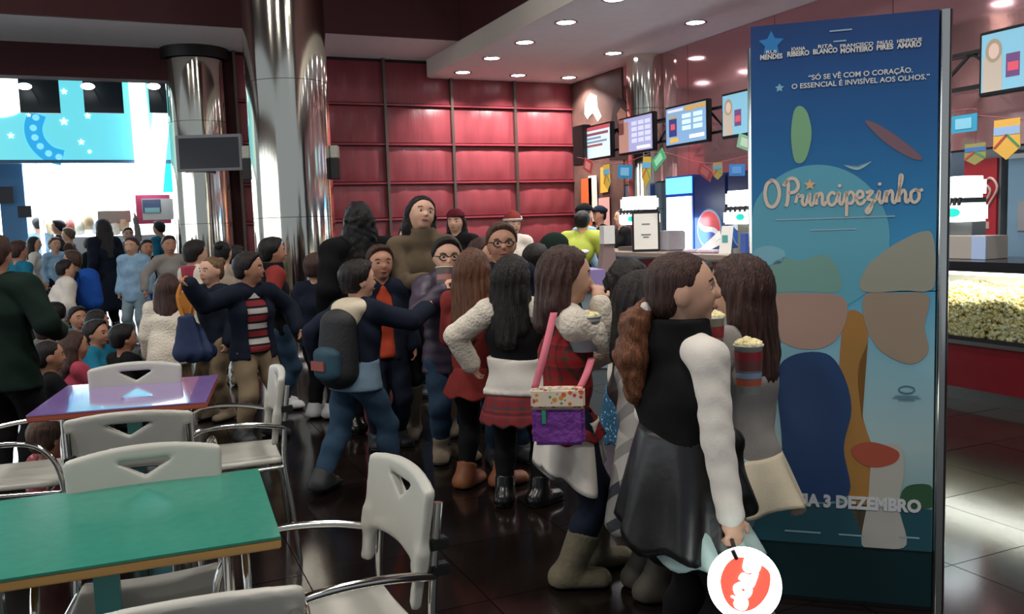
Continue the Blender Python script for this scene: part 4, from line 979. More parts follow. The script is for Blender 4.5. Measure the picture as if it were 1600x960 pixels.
def ik(S, T, l1, l2, pole):
    S, T, pole = _np(S), _np(T), _np(pole); d = T-S; L = np.linalg.norm(d); mx_ = (l1+l2)*.999
    if L > mx_: T = S+d/L*mx_; d = T-S; L = mx_
    L = max(L, abs(l1-l2)+1e-3); a = (l1*l1-l2*l2+L*L)/(2*L); hgt = math.sqrt(max(l1*l1-a*a, 0)); u = d/np.linalg.norm(d)
    p = pole-u*pole.dot(u); p = p/max(np.linalg.norm(p), 1e-6)
    return S+u*a+p*hgt, T
def rotm(yaw, pitch, roll=0):
    return np.array((Matrix.Rotation(yaw, 3, 'Z') @ Matrix.Rotation(pitch, 3, 'X') @ Matrix.Rotation(roll, 3, 'Y')))
def hand_prims(Wp, d, side, k, curl=.45, nrm=None):
    """palm plus four unequal fingers and a thumb leaving the side of the palm"""
    d = d/np.linalg.norm(d)
    nrm = _np(nrm) if nrm is not None else _np((-side, 0, 0)); nrm = nrm-d*nrm.dot(d); nrm = nrm/max(np.linalg.norm(nrm), 1e-6)   # palm normal
    s = np.cross(d, nrm); s = s/np.linalg.norm(s)
    if s.dot(_np((0, 1, 0))) < 0: s = -s          # thumb side: forward
    pr = [('c', Wp, Wp+d*.028*k, .0165*k, .02*k, .012, s, 1.35), ('c', Wp+d*.028*k, Wp+d*.052*k, .0145*k, .012*k, .012, s, 1.9)]
    for i, (o, ln) in enumerate(((.022, .050), (.0075, .056), (-.0075, .052), (-.021, .041))):
        b0 = Wp+d*.058*k+s*o*k; l = ln*k
        d1 = d*math.cos(curl*.8)+nrm*math.sin(curl*.8); d2 = d*math.cos(curl*2.2)+nrm*math.sin(curl*2.2)
        m_ = b0+d1*l*.5; e = m_+d2*l*.5
        pr += [('c', b0, m_, .0086*k, .0078*k, .004), ('c', m_, e, .0078*k, .0065*k, .004)]
    t0 = Wp+d*.022*k+s*.024*k; t1 = t0+(d*.55+s*.75+nrm*.25)*.026*k; t2 = t1+(d*.85+s*.2+nrm*.5)*.024*k
    pr += [('c', t0, t1, .0105*k, .009*k, .008), ('c', t1, t2, .009*k, .0072*k, .004)]
    return pr
PEOPLE = []
def person(px, py, D, face, label, H=None, adult=False, skin='l', hair=('short', 'brown'), top=None, legs=None, skirt=None, shoes=None, hy=0, hp=0, hr=0,
           arms=None, feet=None, lean=(0, 0), h=None, sit=False, build=1.0, detail=1, group=None, xoff=0, base=None, headoff=(0, 0), coat=None):
    P = atD(px, py, D) if base is None else base
    if H is None: H = P.z
    rd = math.atan2(P.y, P.x); rot = rd - math.pi/2 - R(face)
    t = thing('person', label, 'person', (P.x, P.y, 0), rot, group)
    k = H/1.3 if not sit else 1.0
    Hs = H; k = Hs/1.3
    h = h or (.0092 if D < 3.6 else .0118 if D < 5 else .0148 if D < 7.5 else .019 if D < 10.5 else .026)
    hh = .232*Hs/1.66 if adult else .212*(Hs/1.3)**.55
    kw = build
    lx, ly = lean
    hipz = .5*Hs if adult else .485*Hs; 
    if sit: hipz_w = .115*k
    dzs = (hipz-hipz_w) if sit else 0
    chin = Hs-hh-dzs; shz = chin-(.062 if adult else .05)*k; pel = _np((0, 0, hipz-dzs))
    drop = .5*(lx*lx+ly*ly)/max(shz-pel[2], .2)
    chest = _np((lx*.72, ly*.72, pel[2]+(shz-pel[2])*.66-drop*.6)); neckb = _np((lx, ly, shz+.012*k-drop))
    sw = (.108 if adult else .104)*Hs*kw
    lat = _np((1, 0, 0))
    hipw = .058*Hs
    waist = pel*.5+chest*.5
    torso = [('c', pel+_np((0, -.005, .0)), waist, .075*k*kw, .067*k*kw, .05, lat, 1.4), ('c', waist, chest, .067*k*kw, .078*k*kw, .05, lat, 1.42),
             ('c', chest, neckb-_np((0, 0, .045*k)), .078*k*kw, .052*k, .05, lat, 1.5)]
    hc = _np((lx+headoff[0], ly+headoff[1]+.01*k, 0)); hc[2] = neckb[2]+(chin-shz-.012*k)+hh*.52
    M = rotm(R(hy), R(hp), R(hr))
    def hl(x, y, z): return hc+M@_np((x*hh, y*hh, z*hh))
    neck = [('c', neckb-_np((0, 0, .03)), hl(0, -.08, -.25), .046*k, .043*k, .03)]
    head = [('e', hl(0, -.03, .11), _np((.365, .44, .39))*hh, .03, M), ('e', hl(0, .08, -.14), _np((.28, .31, .345))*hh, .05*hh/.2, M), ('c', hl(-.05, .27, -.395), hl(.05, .27, -.395), .085*hh, .085*hh, .06*hh), ('e', hl(.17, .2, -.16), _np((.13, .15, .13))*hh, .06*hh, M), ('e', hl(-.17, .2, -.16), _np((.13, .15, .13))*hh, .06*hh, M),
            ('c', hl(0, .36, .05), hl(0, .475, -.115), .028*hh, .052*hh, .03*hh), ('e', hl(0, .365, -.245), _np((.1, .07, .03))*hh, .015*hh, M), ('e', hl(0, .355, -.295), _np((.085, .07, .032))*hh, .015*hh, M),
            ('e', hl(.365, -.04, -.06), _np((.045, .09, .135))*hh, .01, M), ('e', hl(-.365, -.04, -.06), _np((.045, .09, .135))*hh, .01, M)]
    UA, FA = .168*Hs, .15*Hs
    A = {}; armp = []; handp = []
    arms = arms or {}
    for s, nm in ((-1, 'L'), (1, 'R')):
        S = neckb+_np((s*sw, 0, -.03*k)); spec = arms.get(nm)
        if spec is None: spec = dict(T=tuple(S+_np((s*.055, .05, -.93*(UA+FA)))))
        T = _np(spec['T']); pole = spec.get('pole', (s*.4, -1, -.2)); E, W = ik(S, T, UA, FA, pole)
        A[nm] = (S, E, W)
        sh0 = neckb+_np((s*sw*.45, 0, -.015*k))
        armp.append([('c', sh0, S, .046*k, .044*k*kw, .03), ('c', S, E, .043*k*kw, .033*k*kw, .02), ('c', E, W, .033*k*kw, .023*k, .012)])
        d = W-E; d = d/np.linalg.norm(d)
        if 'hd' in spec: d = _np(spec['hd']); d = d/np.linalg.norm(d)
        handp.append(hand_prims(W, d, s, k*(1.08 if adult else .95), spec.get('curl', .5), spec.get('n')))
    legp = []; footp = []; FT = {}
    TH, SHN = hipz*.5, hipz*.5-.06*k+.02
    feet = feet or {}
    for s, nm in ((-1, 'L'), (1, 'R')):
        Hp = pel+_np((s*hipw, 0, -.01)); 
        if sit: an = _np((s*-.05, .28*k, .07)); pole = (s*1.2, .5, .6)
        else:
            fo = feet.get(nm, (s*.075*k, 0.0, 0.0)); an = _np((fo[0], fo[1], .065*k+(fo[2] if len(fo) > 2 else 0))); pole = (s*.12, 1, 0)
        K, An = ik(Hp, an, TH, SHN, pole); 
        calf = K*.68+An*.32+_np((0, -.012*k, 0))
        fd = feet.get('d'+nm, (s*.2, 1, 0)); fd = _np(fd)/np.linalg.norm(fd)
        if sit: fd = _np((-s*.7, .5, 0)); fd /= np.linalg.norm(fd)
        legp.append([('c', Hp, K, .078*k*kw, .05*k*kw, .03), ('c', K, calf, .049*k*kw, .05*k*kw, .02), ('c', calf, An, .05*k*kw, .034*k, .02)])
        heel = An+_np((0, 0, -.03*k))-fd*.03*k; toe = An+fd*.12*k+_np((0, 0, -.04*k)); FT[nm] = (An, heel, toe, fd, K)
        footp.append([('c', An, heel, .034*k, .03*k, .02), ('c', heel, toe, .03*k, .024*k, .02, np.cross(fd, _np((0, 0, 1))), 1.35)])
    allp = torso+neck+head+armp[0]+armp[1]+handp[0]+handp[1]+legp[0]+legp[1]+footp[0]+footp[1]
    def sockets(Pp, d):
        for s in (-1, 1):
            e = d_ell(Pp, hl(s*.15, .44, .01), _np((.1, .1, .06))*hh, M); d = -smin(-d, e, .03*hh)
        return d
    blob('body', allp, SK[skin], t, h, cut=sockets if detail else None)
    # ---- clothing
    if top:
        th = top.get('t', .012); hem = top.get('hem', .46)*Hs-dzs; sl = top.get('sleeve', .95); tp = list(torso)
        if top.get('flare'):
            fl_ = dict(m=top['m'], z1=(pel[2]+.045*k)/Hs, z0=hem/Hs, r1=(.075*k*kw*1.4+th)/1.06/k/kw, r0=top['flare']*1.18, wave=.05, nw=7, name='coat_tail', pw=.9)
            skirt = [fl_]+([] if not skirt else skirt if isinstance(skirt, list) else [skirt]); hem = pel[2]+.01
        if not top.get('flare') and hem < pel[2]: tp.append(('c', pel, pel+_np((0, 0, hem-pel[2]+.02)), .09*k*kw, .098*k*kw, .04, lat, 1.36))
        if top.get('hood'): tp += [('e', neckb+_np((0, -.085*k, -.0)), _np((.1, .05, .06))*k, .03, None)]
        if top.get('collar'): tp += [('c', neckb, neckb+_np((0, 0, .045*k)), .068*k, .06*k, .02)]
        ncz = neckb[2]+(.07*k if top.get('collar') else .03*k)
        def cut(Pp, d): return np.maximum(np.maximum(d, hem-Pp[:, 2]), Pp[:, 2]-ncz)
        if top.get('quilt'):
            qn = top['quilt']; disp = lambda Pp: .006*np.abs(np.sin(Pp[:, 2]*math.pi/qn)) * -1 + .003
        else: disp = lambda Pp: .004*np.sin(Pp[:, 2]*31+Pp[:, 0]*17+4*np.sin(Pp[:, 1]*13))
        sleeves = []
        if sl > 0:
            for ap in armp:
                if sl >= .5: e = ap[2]; f_ = (sl-.5)/.5; W_ = e[1]+(e[2]-e[1])*f_; sleeves += [ap[0], ap[1], ('c', e[1], W_, e[3], e[3]+(e[4]-e[3])*f_+.004, .01)]
                else: e = ap[1]; f_ = sl/.5; W_ = e[1]+(e[2]-e[1])*f_; sleeves += [ap[0], ('c', e[1], W_, e[3], e[3]+(e[4]-e[3])*f_+.006, .02)]
        else:
            sleeves += [armp[0][0], armp[1][0]]
        def fboth(Pp, tp=tp, sleeves=sleeves):
            d = prims_d(Pp, tp, th)+disp(Pp); d = cut(Pp, d)
            if sleeves and top.get('smat') is None: d = smin(d, prims_d(Pp, sleeves, th)+disp(Pp), .015)
            return d
        lo, hi = prims_bounds(tp+sleeves, th+.03); V, Q = sdf_mesh(fboth, lo, hi, h); np_mesh(top.get('name', 'top'), V, Q, top['m'], t)
        if top.get('smat') is not None and sl > 0:
            half = len(sleeves)//2
            for part in (sleeves[:half], sleeves[half:]):
                blob('sleeve', part, top['smat'], t, h, top.get('st', .014), disp=lambda Pp: .0014*np.sin(Pp[:, 2]*95+Pp[:, 0]*40+2*np.sin(Pp[:, 1]*60)))
        if top.get('cuff') is not None:
            for ap in armp:
                e = ap[2]; f_ = (sl-.5)/.5; W_ = e[1]+(e[2]-e[1])*f_; u = (e[2]-e[1])/np.linalg.norm(e[2]-e[1]); blob('cuff', [('c', W_-u*.02*k, W_+u*.012*k, .03*k, .03*k, .005)], top['cuff'], t, h, .008)
    if coat:   # second, shorter or open layer
        th = coat.get('t', .022); hem = coat['hem']*Hs-dzs; z1 = coat.get('z1', 9)*Hs-dzs; gap = coat.get('gap', 0)
        tp = list(torso)
        if hem < pel[2]: tp.append(('c', pel, pel+_np((0, 0, hem-pel[2]+.02)), .09*k, coat.get('flare', .1)*k, .04, lat, 1.36))
        if coat.get('collar'): tp += [('c', neckb+_np((0, -.01, -.01)), neckb+_np((0, -.02, .04*k)), .07*k, .064*k, .02)]
        sl = coat.get('sleeve', .95); sv = []
        if sl > 0:
            for ap in armp:
                e = ap[2]; f_ = (sl-.5)/.5; W_ = e[1]+(e[2]-e[1])*f_; sv += [ap[0], ap[1], ('c', e[1], W_, e[3], e[3]+(e[4]-e[3])*f_+.004, .01)]
        def fco(Pp):
            d = prims_d(Pp, tp, th); d = np.maximum(np.maximum(d, hem-Pp[:, 2]), Pp[:, 2]-min(z1, neckb[2]+.05*k))
            if gap: d = np.maximum(d, -np.maximum(np.abs(Pp[:, 0]-chest[0])-gap, -Pp[:, 1]+ly*.5))
            if coat.get('flap'): d = d+.004*np.sin(Pp[:, 2]*25+Pp[:, 0]*20)
            if sv: d = smin(d, prims_d(Pp, sv, th)+.003*np.sin(Pp[:, 2]*35), .012)
            return d
        lo, hi = prims_bounds(tp+sv, th+.03); V, Q = sdf_mesh(fco, lo, hi, h); np_mesh(coat.get('name', 'jacket'), V, Q, coat['m'], t)
    if legs:
        th = legs.get('t', .01); z0 = legs.get('z0', .055)*k; tp = [torso[0]]+legp[0]+legp[1]; zt = (legs.get('z1', .56)*Hs)-dzs
        blob(legs.get('name', 'trousers'), tp, legs['m'], t, h, th, cut=lambda Pp, d: np.maximum(np.maximum(d, z0-Pp[:, 2]), Pp[:, 2]-zt), disp=(lambda Pp: .004*np.sin(Pp[:, 2]*42+Pp[:, 0]*20)) if legs.get('wr', 1) else None)
    if skirt:
        for sk in (skirt if isinstance(skirt, list) else [skirt]):
            z1, z0 = sk['z1']*Hs, sk['z0']*Hs; r1, r0 = sk.get('r1', .125)*k*kw, sk['r0']*k; n = 56; mrow = 14; vs_ = []; am = sk.get('wave', .1); nw = sk.get('nw', 9); point = sk.get('point', 0)
            for i in range(mrow+1):
                f_ = i/mrow; z = z1+(z0-z1)*f_; r = r1+(r0-r1)*(f_**sk.get('pw', .8))
                for j in range(n):
                    a = 2*math.pi*j/n; wv = 1+am*f_*math.sin(nw*a+sk.get('ph', 0)+.6*math.sin(2*a))
                    zz = z - point*f_*max(0, math.cos(2*(a-sk.get('pa', 0))))*k + .012*f_*math.sin(nw*a+1)
                    vs_.append((r*wv*math.cos(a)*1.06+lx*(1-f_)*.3+sk.get('dx', 0)*f_, r*wv*math.sin(a)*.82+ly*(1-f_)*.3+sk.get('dy', 0)*f_, zz))
            fs_ = [(i*n+j, (i+1)*n+j, (i+1)*n+(j+1) % n, i*n+(j+1) % n) for i in range(mrow) for j in range(n)]
            o = meshobj(sk.get('name', 'skirt'), vs_, fs_, sk['m'], t, True); md = o.modifiers.new('thickness', 'SOLIDIFY'); md.thickness = .006; md.offset = 0
    if shoes:
        for s, nm in ((-1, 'L'), (1, 'R')):
            An, heel, toe, fd, K = FT[nm]; up = shoes.get('h', .05)*k; ax_ = K-An; ax_ = ax_/np.linalg.norm(ax_); side = np.cross(fd, _np((0, 0, 1))); wd_ = shoes.get('w', .016)
            pr = [('c', heel, toe, .034*k, .029*k, .02, side, 1.25), ('c', An, heel, .036*k, .036*k, .03), ('c', An, An+ax_*up, .04*k, shoes.get('rt', .043)*k, .02)]
            zc = An[2]-.065*k
            so_ = blob('shoe', pr, shoes['m'], t, h*.9, wd_-.006, cut=lambda Pp, d: np.maximum(np.maximum(d, zc+.012-Pp[:, 2]), ((Pp-(An+ax_*(up-.004)))@ax_)))
            if so_ is not None:
                blob('sole', [('c', heel+_np((0, 0, -.01)), toe+_np((0, 0, -.008)), .036*k, .032*k, .02, side, 1.22)], shoes.get('sole', M_black), so_, h*.9, .008, cut=lambda Pp, d: np.maximum(np.maximum(d, zc+.001-Pp[:, 2]), Pp[:, 2]-zc-.016))
    # ---- hair
    st, hm = hair[0], HR[hair[1]] if hair[1] in HR else hair[1]; opt = hair[2] if len(hair) > 2 else {}
    inv = M.T
    def hloc(Pp): return (Pp-hc)@M/hh
    sz = .94 if st in ('ponytail', 'bun') else 1.0
    base_h = [('e', hl(0, -.05, .12), _np((.4, .475, .42))*hh*sz, .03, M)]
    def strand(Pp):
        q = hloc(Pp); a = np.arctan2(q[:, 0], q[:, 1]+.05); return .035*hh*np.sin(a*19+2.2*np.sin(q[:, 2]*4.0))*(.6 if h < .012 else .35)*(.4 if st in ('ponytail', 'bun') else 1)
    line = opt.get('line', .0)
    def cap_cut(low):
        def c(Pp, d):
            q = hloc(Pp); face_ = (q[:, 1]-(.06+line+.62*(q[:, 2]+.02)))*hh*.8
            return np.maximum(np.maximum(d, face_), (low-q[:, 2])*hh)
        return c
    if st in ('short', 'boy'):
        pr = base_h+[('e', hl(0, -.2, -.1), _np((.33, .28, .3))*hh, .06*hh, M), ('e', hl(0, .1, .36), _np((.3, .33, .17))*hh, .06*hh, M)]
        blob('hair', pr, hm, t, h, .006*k, cut=cap_cut(-.34), disp=strand)
    elif st == 'long':
        L = opt.get('len', .3); w_ = opt.get('w', .30); bk = opt.get('back', -.3); pr = list(base_h); zb = hc[2]
        for s in (-1, 1):
            p0 = hl(s*.3, -.1, -.0); p1 = hl(s*(w_+.02), -.16, -.45); p2 = p1+_np((s*.01, -.03*k+opt.get('dy', 0), -L)); fr_ = hl(s*.33, .02, -.1); f1 = fr_+_np((0, -.01, -.11*k))
            pr += [('c', p0, p1, .14*hh, .15*hh, .03), ('c', p1, p2, .15*hh, .12*hh, .03)]
            if opt.get('front', True): pr += [('c', fr_, f1, .09*hh, .08*hh, .03)]
        b0 = hl(0, bk, -.1); b1 = b0+_np((0, -.03*k+opt.get('dy', 0), -L-.14*k)); pr += [('c', b0, b1, .24*hh, .2*hh, .05, M@_np((1, 0, 0)), 1.5)]
        def lc(Pp, d):
            q = hloc(Pp); face_ = (q[:, 1]-np.maximum(.08+line+.62*(q[:, 2]+.02), .0))*hh*.8; return np.maximum(d, face_)
        cf = opt.get('curl', 0)
        dsp = (lambda Pp: strand(Pp)+cf*(np.sin(Pp[:, 0]*70+3*np.sin(Pp[:, 2]*31))*np.sin(Pp[:, 2]*66)*np.cos(Pp[:, 1]*61))) if cf else strand
        blob('hair', pr, hm, t, h, .004*k, cut=lc, disp=dsp)
    elif st in ('ponytail', 'bun'):
        ho = blob('hair', base_h+[('e', hl(0, -.2, -.1), _np((.33, .28, .3))*hh, .06*hh, M)], hm, t, h, .003*k, cut=cap_cut(-.36), disp=strand)
        if st == 'bun': blob('hair_bun', [('e', hl(0, -.45, .3), _np((.2, .19, .19))*hh, .02, M)], hm, t, h, 0)
        else:
            q0 = hl(*opt.get('root', (0, -.5, -.02))); L = opt.get('len', .28); ox = opt.get('out', .06)
            pts_ = [q0, q0+_np((opt.get('sx', 0)*.3, -ox, -.05)), q0+_np((opt.get('sx', 0)*.8, -ox*1.3, -L*.55)), q0+_np((opt.get('sx', 0), -ox*1.1, -L))]
            rr_ = [.024, .036, .044, .03]
            pr = [('c', pts_[i], pts_[i+1], rr_[i]*k, rr_[i+1]*k, .03) for i in range(3)]
            blob('ponytail', pr, hairm('ponytail_'+hair[1], opt.get('tailc', '#6a3f26')), t, h, 0, disp=lambda Pp: .006*np.sin(Pp[:, 0]*120+3*np.sin(Pp[:, 2]*40))*np.cos(Pp[:, 1]*90+Pp[:, 2]*60))
            MB().sphere(tuple(q0+_np((0, -.012, -.012))), .03*k, 14, 8, (1, 1, .9)).build('hair_tie', mat('hair_tie_'+opt.get('tie', 'w'), {'w': '#d8d0c6', 'r': '#a02c34'}[opt.get('tie', 'w')], .9, bump=.6), t)
    elif st == 'hood':
        blob('hood', base_h+[('e', hl(0, -.15, -.2), _np((.4, .4, .38))*hh, .05, M)], hm, t, h, .02, cut=cap_cut(-.6)); 
    if opt.get('hat'):
        hcol, brim, pom = opt['hat']
        hat = blob('hat', [('e', hl(0, -.03, .2), _np((.42, .49, .4))*hh, .02, M)]+([('c', hl(0, 0, .5), hl(-.5, -.2, .35), .16*hh, .07*hh, .04)] if pom else []), hcol, t, h, .012, cut=lambda Pp, d: np.maximum(d, (.22-hloc(Pp)[:, 2])*hh))
        if brim == 'cap': blob('cap_brim', [('e', hl(0, .5, .24), _np((.28, .28, .05))*hh, .01, M)], hcol, t, h, .003)
        elif brim is not None: blob('hat_band', [('e', hl(0, -.03, .23), _np((.47, .54, .1))*hh, .02, M)], brim, t, h, .01)
        if pom: MB().sphere(tuple(hl(-.55, -.2, .3)), .03, 10, 6).build('pompom', M_paper, t)
    # ---- face
    if detail:
        for s in (-1, 1):
            c_ = hl(s*.148, .334, .005)
            if detail > 1:
                e = MB().sphere((0, 0, 0), .064*hh, 12, 8, (1.15, .8, .8)); eo = e.build('eye', M_eyew, t, origin=(0, 0, 0)); eo.location = c_; eo.rotation_euler = Matrix(M.tolist()).to_euler()
                MB().sphere((0, .034*hh, 0), .034*hh, 10, 6, (1, .7, 1)).build('iris', M_iris, eo)
            else:
                eo = MB().sphere((0, 0, 0), .052*hh, 8, 6, (1.2, .8, .6)).build('eye', M_iris, t, origin=(0, 0, 0)); eo.location = hl(s*.145, .35, .0); eo.rotation_euler = Matrix(M.tolist()).to_euler()
            MB().tube([tuple(hl(s*.07, .404, .1)), tuple(hl(s*.15, .39, .125)), tuple(hl(s*.24, .332, .1))], .017*hh, 5).build('eyebrow', M_brow, t)
        MB().tube([tuple(hl(-.1, .385, -.27)), tuple(hl(-.04, .425, -.265)), tuple(hl(.04, .425, -.265)), tuple(hl(.1, .385, -.27))], [.012*hh, .024*hh, .024*hh, .012*hh], 6).build('lips', M_lip, t)
    if opt.get('glasses'):
        g = MB()
        for s in (-1, 1):
            g.tube([tuple(hl(s*.15+.115*math.cos(a), .415, .0+.085*math.sin(a))) for a in [2*math.pi*q/14 for q in range(15)]], .016*hh, 6)
            g.tube([tuple(hl(s*.265, .41, .03)), tuple(hl(s*.39, .0, .03))], .014*hh, 6)
        g.tube([tuple(hl(-.04, .43, .02)), tuple(hl(.04, .43, .02))], .014*hh, 6); g.build('glasses', M_black, t)
    t['_'] = 0; del t['_']
    return dict(t=t, A=A, k=k, hl=hl, hc=hc, hh=hh, neckb=neckb, chest=chest, pel=pel, Hs=Hs, FT=FT, M=M, mw=Matrix.Translation((P.x, P.y, 0)) @ Matrix.Rotation(rot, 4, 'Z'))

# ------------------------------------------------------------------ cloth
C_black = cloth('black', '#0e0e10'); C_blackleather = mat('black_leatherette', '#141214', .38, bump=.4, bscale=12); C_white = cloth('white', '#d2ccc4', .05, .12); C_cream = cloth('cream', '#c9bda6', .08); C_furw = mat('white_fur', '#d0c6b8', .95, bump=1.0, bscale=70, vary=.08)
C_teal = cloth('pale_teal', '#a9bfbc', .08); C_grey = cloth('grey_knit', '#8f8a86', .1); C_denimL = cloth('light_denim', '#8ea3ac', .15); C_denim = cloth('denim', '#2c4258', .25); C_navy = cloth('navy', '#141b2a'); C_red = cloth('red_wool', '#7c2e2b', .12); C_plum = mat('plum_puffer', '#33263a', .5, bump=.2, bscale=20); C_olive = cloth('olive_brown', '#5d5040', .15); C_orange = cloth('orange', '#a03c26'); C_khaki = cloth('khaki', '#7c6c56', .12); C_dgreen = cloth('dark_green', '#10211b'); C_blue = cloth('royal_blue', '#1f4fa6'); C_pink = cloth('pink', '#963a4c'); C_beige = cloth('beige', '#9a8d7e'); C_ltblue = cloth('pale_blue', '#8fb0cc'); C_hiv = mat('hi_vis_yellow', '#a3ad3c', .7, bump=.2); C_tealb = cloth('teal_blue', '#1a6a86'); C_brown = cloth('brown', '#4a3026'); C_greyg = cloth('grey_green', '#6a6f62'); C_wine = cloth('wine', '#5a1826'); C_greyb = cloth('grey_blue', '#6c8496')
pl1 = [(0, '#7c1c22'), (.3, '#5a2030'), (.42, '#2c2a22'), (.5, '#8f2a2c'), (.62, '#8a1f24'), (.9, '#31402e')]; pl2 = [(0, '#8a1f24'), (.35, '#3a2420'), (.5, '#8f2226'), (.8, '#24362a')]
C_plaid = bands('red_plaid', 2, pl1, .085, axis2=0, stops2=pl2, period2=.075, mixf=.5)
C_tartan = bands('red_tartan', 2, [(0, '#7c2a2c'), (.3, '#63384a'), (.4, '#8c3a34'), (.55, '#4a2a34'), (.7, '#86322e'), (.85, '#33404a')], .09, axis2=0, stops2=[(0, '#7a2a2c'), (.6, '#5a3038')], period2=.07, mixf=.4)
C_check = bands('grey_check', 2, [(0, '#b0aca6'), (.65, '#3a3c44')], .12, axis2=1, stops2=[(0, '#b4b0aa'), (.65, '#34363c')], period2=.12, mixf=.5, rot=R(35))
C_stripe = bands('red_white_navy_stripes', 2, [(0, '#7e2a30'), (.36, '#171a24'), (.5, '#b0aca6'), (.85, '#171a24')], .105)
C_blueflor = floral('blue_floral', '#1d4e70', ['#5f9ab4', '#2f6f94', '#a8c8d0'], 60, .3)
L_olive = mat('olive_suede', '#5f5846', .85, bump=.4, bscale=50, vary=.2, vscale=14); L_brown = mat('brown_leather', '#7a4526', .6, vary=.15); L_black = mat('black_leather', '#0d0c0d', .25); L_beige = mat('beige_suede', '#7d705f', .85, vary=.1); L_hike = mat('hiking_boot', '#3a342c', .7, vary=.2); L_sneak = mat('dark_sneaker', '#1d2024', .6); L_white = mat('white_sneaker', '#b8b8b8', .6)
def T(x, y, z, **kw): return dict(T=(x, y, z), **kw)
LEG = lambda m, **kw: dict(m=m, t=.006, name='leggings', wr=0, **kw)
TRO = lambda m, **kw: dict(m=m, t=.013, **kw)

# ---- foreground girls
gA = person(1060, 398, 2.5, 56, 'girl in front with ponytail, black vest and white sleeves, seen in profile', skin='l', detail=2, hy=-28, hp=4,
    hair=('ponytail', 'brown', dict(len=.26, out=.045, root=(0, -.47, -.16), tailc='#6b4028')), top=dict(m=C_black, smat=C_white, sleeve=.99, hem=.585, collar=True, t=.03, st=.01, name='vest'),
    legs=LEG(C_black), skirt=[dict(m=C_blackleather, z1=.63, z0=.375, r1=.128, r0=.19, wave=.11, nw=7, dy=-.02, name='overskirt', point=-.04, pa=1.0), dict(m=C_teal, z1=.5, z0=.35, r1=.125, r0=.18, wave=.08, nw=8, name='underskirt', dx=.045, dy=.035)],
    shoes=dict(m=L_black, h=.13), arms={'R': T(.245, -.01, .645, pole=(.3, -1, 0), n=(-1, .2, 0), curl=.9), 'L': T(-.2, .16, .7)}, h=.0082)
blob('tied_jacket', [('e', _np((.13, .08, .82)), _np((.03, .04, .03)), .02, None), ('c', _np((.13, .08, .81)), _np((.13, .12, .62)), .02, .042, .03), ('c', _np((.12, .06, .81)), _np((.14, .08, .66)), .02, .04, .03)], C_blackleather, gA['t'], .0085, disp=lambda Pp: .005*np.sin(Pp[:, 1]*80+Pp[:, 2]*50))
gB = person(880, 390, 3.41, 74, 'girl in red plaid pinafore with white sleeves, lifting a hand to her mouth', skin='l', detail=2, hy=-2, hp=-4,
    hair=('long', 'brown', dict(len=.02, w=.3, back=-.28, front=True)), top=dict(m=C_plaid, smat=C_furw, sleeve=.97, hem=.45, flare=.14, t=.014, st=.016, name='pinafore'), legs=LEG(C_navy),
    skirt=dict(m=C_white, z1=.5, z0=.36, r1=.14, r0=.16, wave=.14, nw=5, point=.1, pa=.25, name='white_underskirt'), shoes=dict(m=L_olive, h=.17, rt=.052, w=.02),
    arms={'R': T(.05, .125, 1.13, pole=(.5, -.1, -1), hd=(-.35, .1, .8), curl=1.0), 'L': T(-.06, .25, .93, pole=(-.4, -.3, -1), curl=.8)}, feet={'L': (-.08, .13, 0), 'R': (.07, -.03, 0), 'dL': (-.1, 1, 0), 'dR': (.25, 1, 0)}, h=.0085)
gC = person(1158, 404, 2.88, -62, 'long-haired girl in grey sweater and cream frill skirt beside the poster stand', skin='l', detail=1, hp=-4,
    hair=('long', 'brown', dict(len=.12, w=.3, back=-.25)), top=dict(m=C_grey, sleeve=.97, hem=.45, t=.02, name='sweater', collar=True), legs=TRO(C_denimL),
    skirt=dict(m=C_cream, z1=.5, z0=.375, r1=.14, r0=.22, wave=.2, nw=7, name='frill_skirt', point=.07, pa=2.4), shoes=dict(m=L_beige, h=.1), arms={'L': T(-.2, .2, .86, pole=(-.6, -.8, -.3), curl=.9), 'R': T(.1, .25, .9, pole=(.5, -.3, -1), curl=.9)})
gD = person(982, 408, 4.0, 55, 'curly-haired girl in pale top and blue flowered skirt behind the ponytail girl', skin='l', hair=('long', 'dark', dict(len=.1, w=.36, back=-.3, curl=.012)), top=dict(m=C_white, sleeve=.97, hem=.5, t=.016), legs=LEG(C_navy),
    skirt=dict(m=C_blueflor, z1=.54, z0=.33, r1=.13, r0=.18, wave=.08), shoes=dict(m=L_hike, h=.08, w=.024), arms={'L': T(-.08, .25, .85, pole=(-.4, -.4, -1)), 'R': T(.14, .2, .8, pole=(.4, -.4, -1))})
gE = person(1002, 428, 3.25, 70, 'child in grey checked long coat half hidden behind the ponytail girl', skin='l', detail=1, hair=('long', 'dark', dict(len=.05)), top=dict(m=C_check, sleeve=.97, hem=.22, flare=.165, t=.018, name='checked_coat'), legs=LEG(C_black), shoes=dict(m=L_hike, h=.1, w=.02))
gG = person(800, 402, 4.35, 14, 'dark-haired girl in black and white top with red tartan skirt, from behind', skin='l', detail=1, hy=-18, hair=('long', 'dark', dict(len=.16, w=.32, back=-.28)), top=dict(m=C_black, smat=C_furw, sleeve=.96, hem=.55, t=.014, st=.026),
    coat=dict(m=C_white, hem=.46, z1=.605, sleeve=0, t=.024, name='white_tied_sweater', flap=1), legs=LEG(C_black), skirt=dict(m=C_tartan, z1=.475, z0=.345, r1=.135, r0=.18, wave=.05, nw=12), shoes=dict(m=L_black, h=.09), arms={'L': T(-.25, .06, .72, pole=(-1, -.3, 0)), 'R': T(.12, .22, .9, pole=(.5, -.5, -.6))}, feet={'L': (-.08, 0, 0), 'R': (.1, .02, 0), 'dR': (.7, 1, 0)})
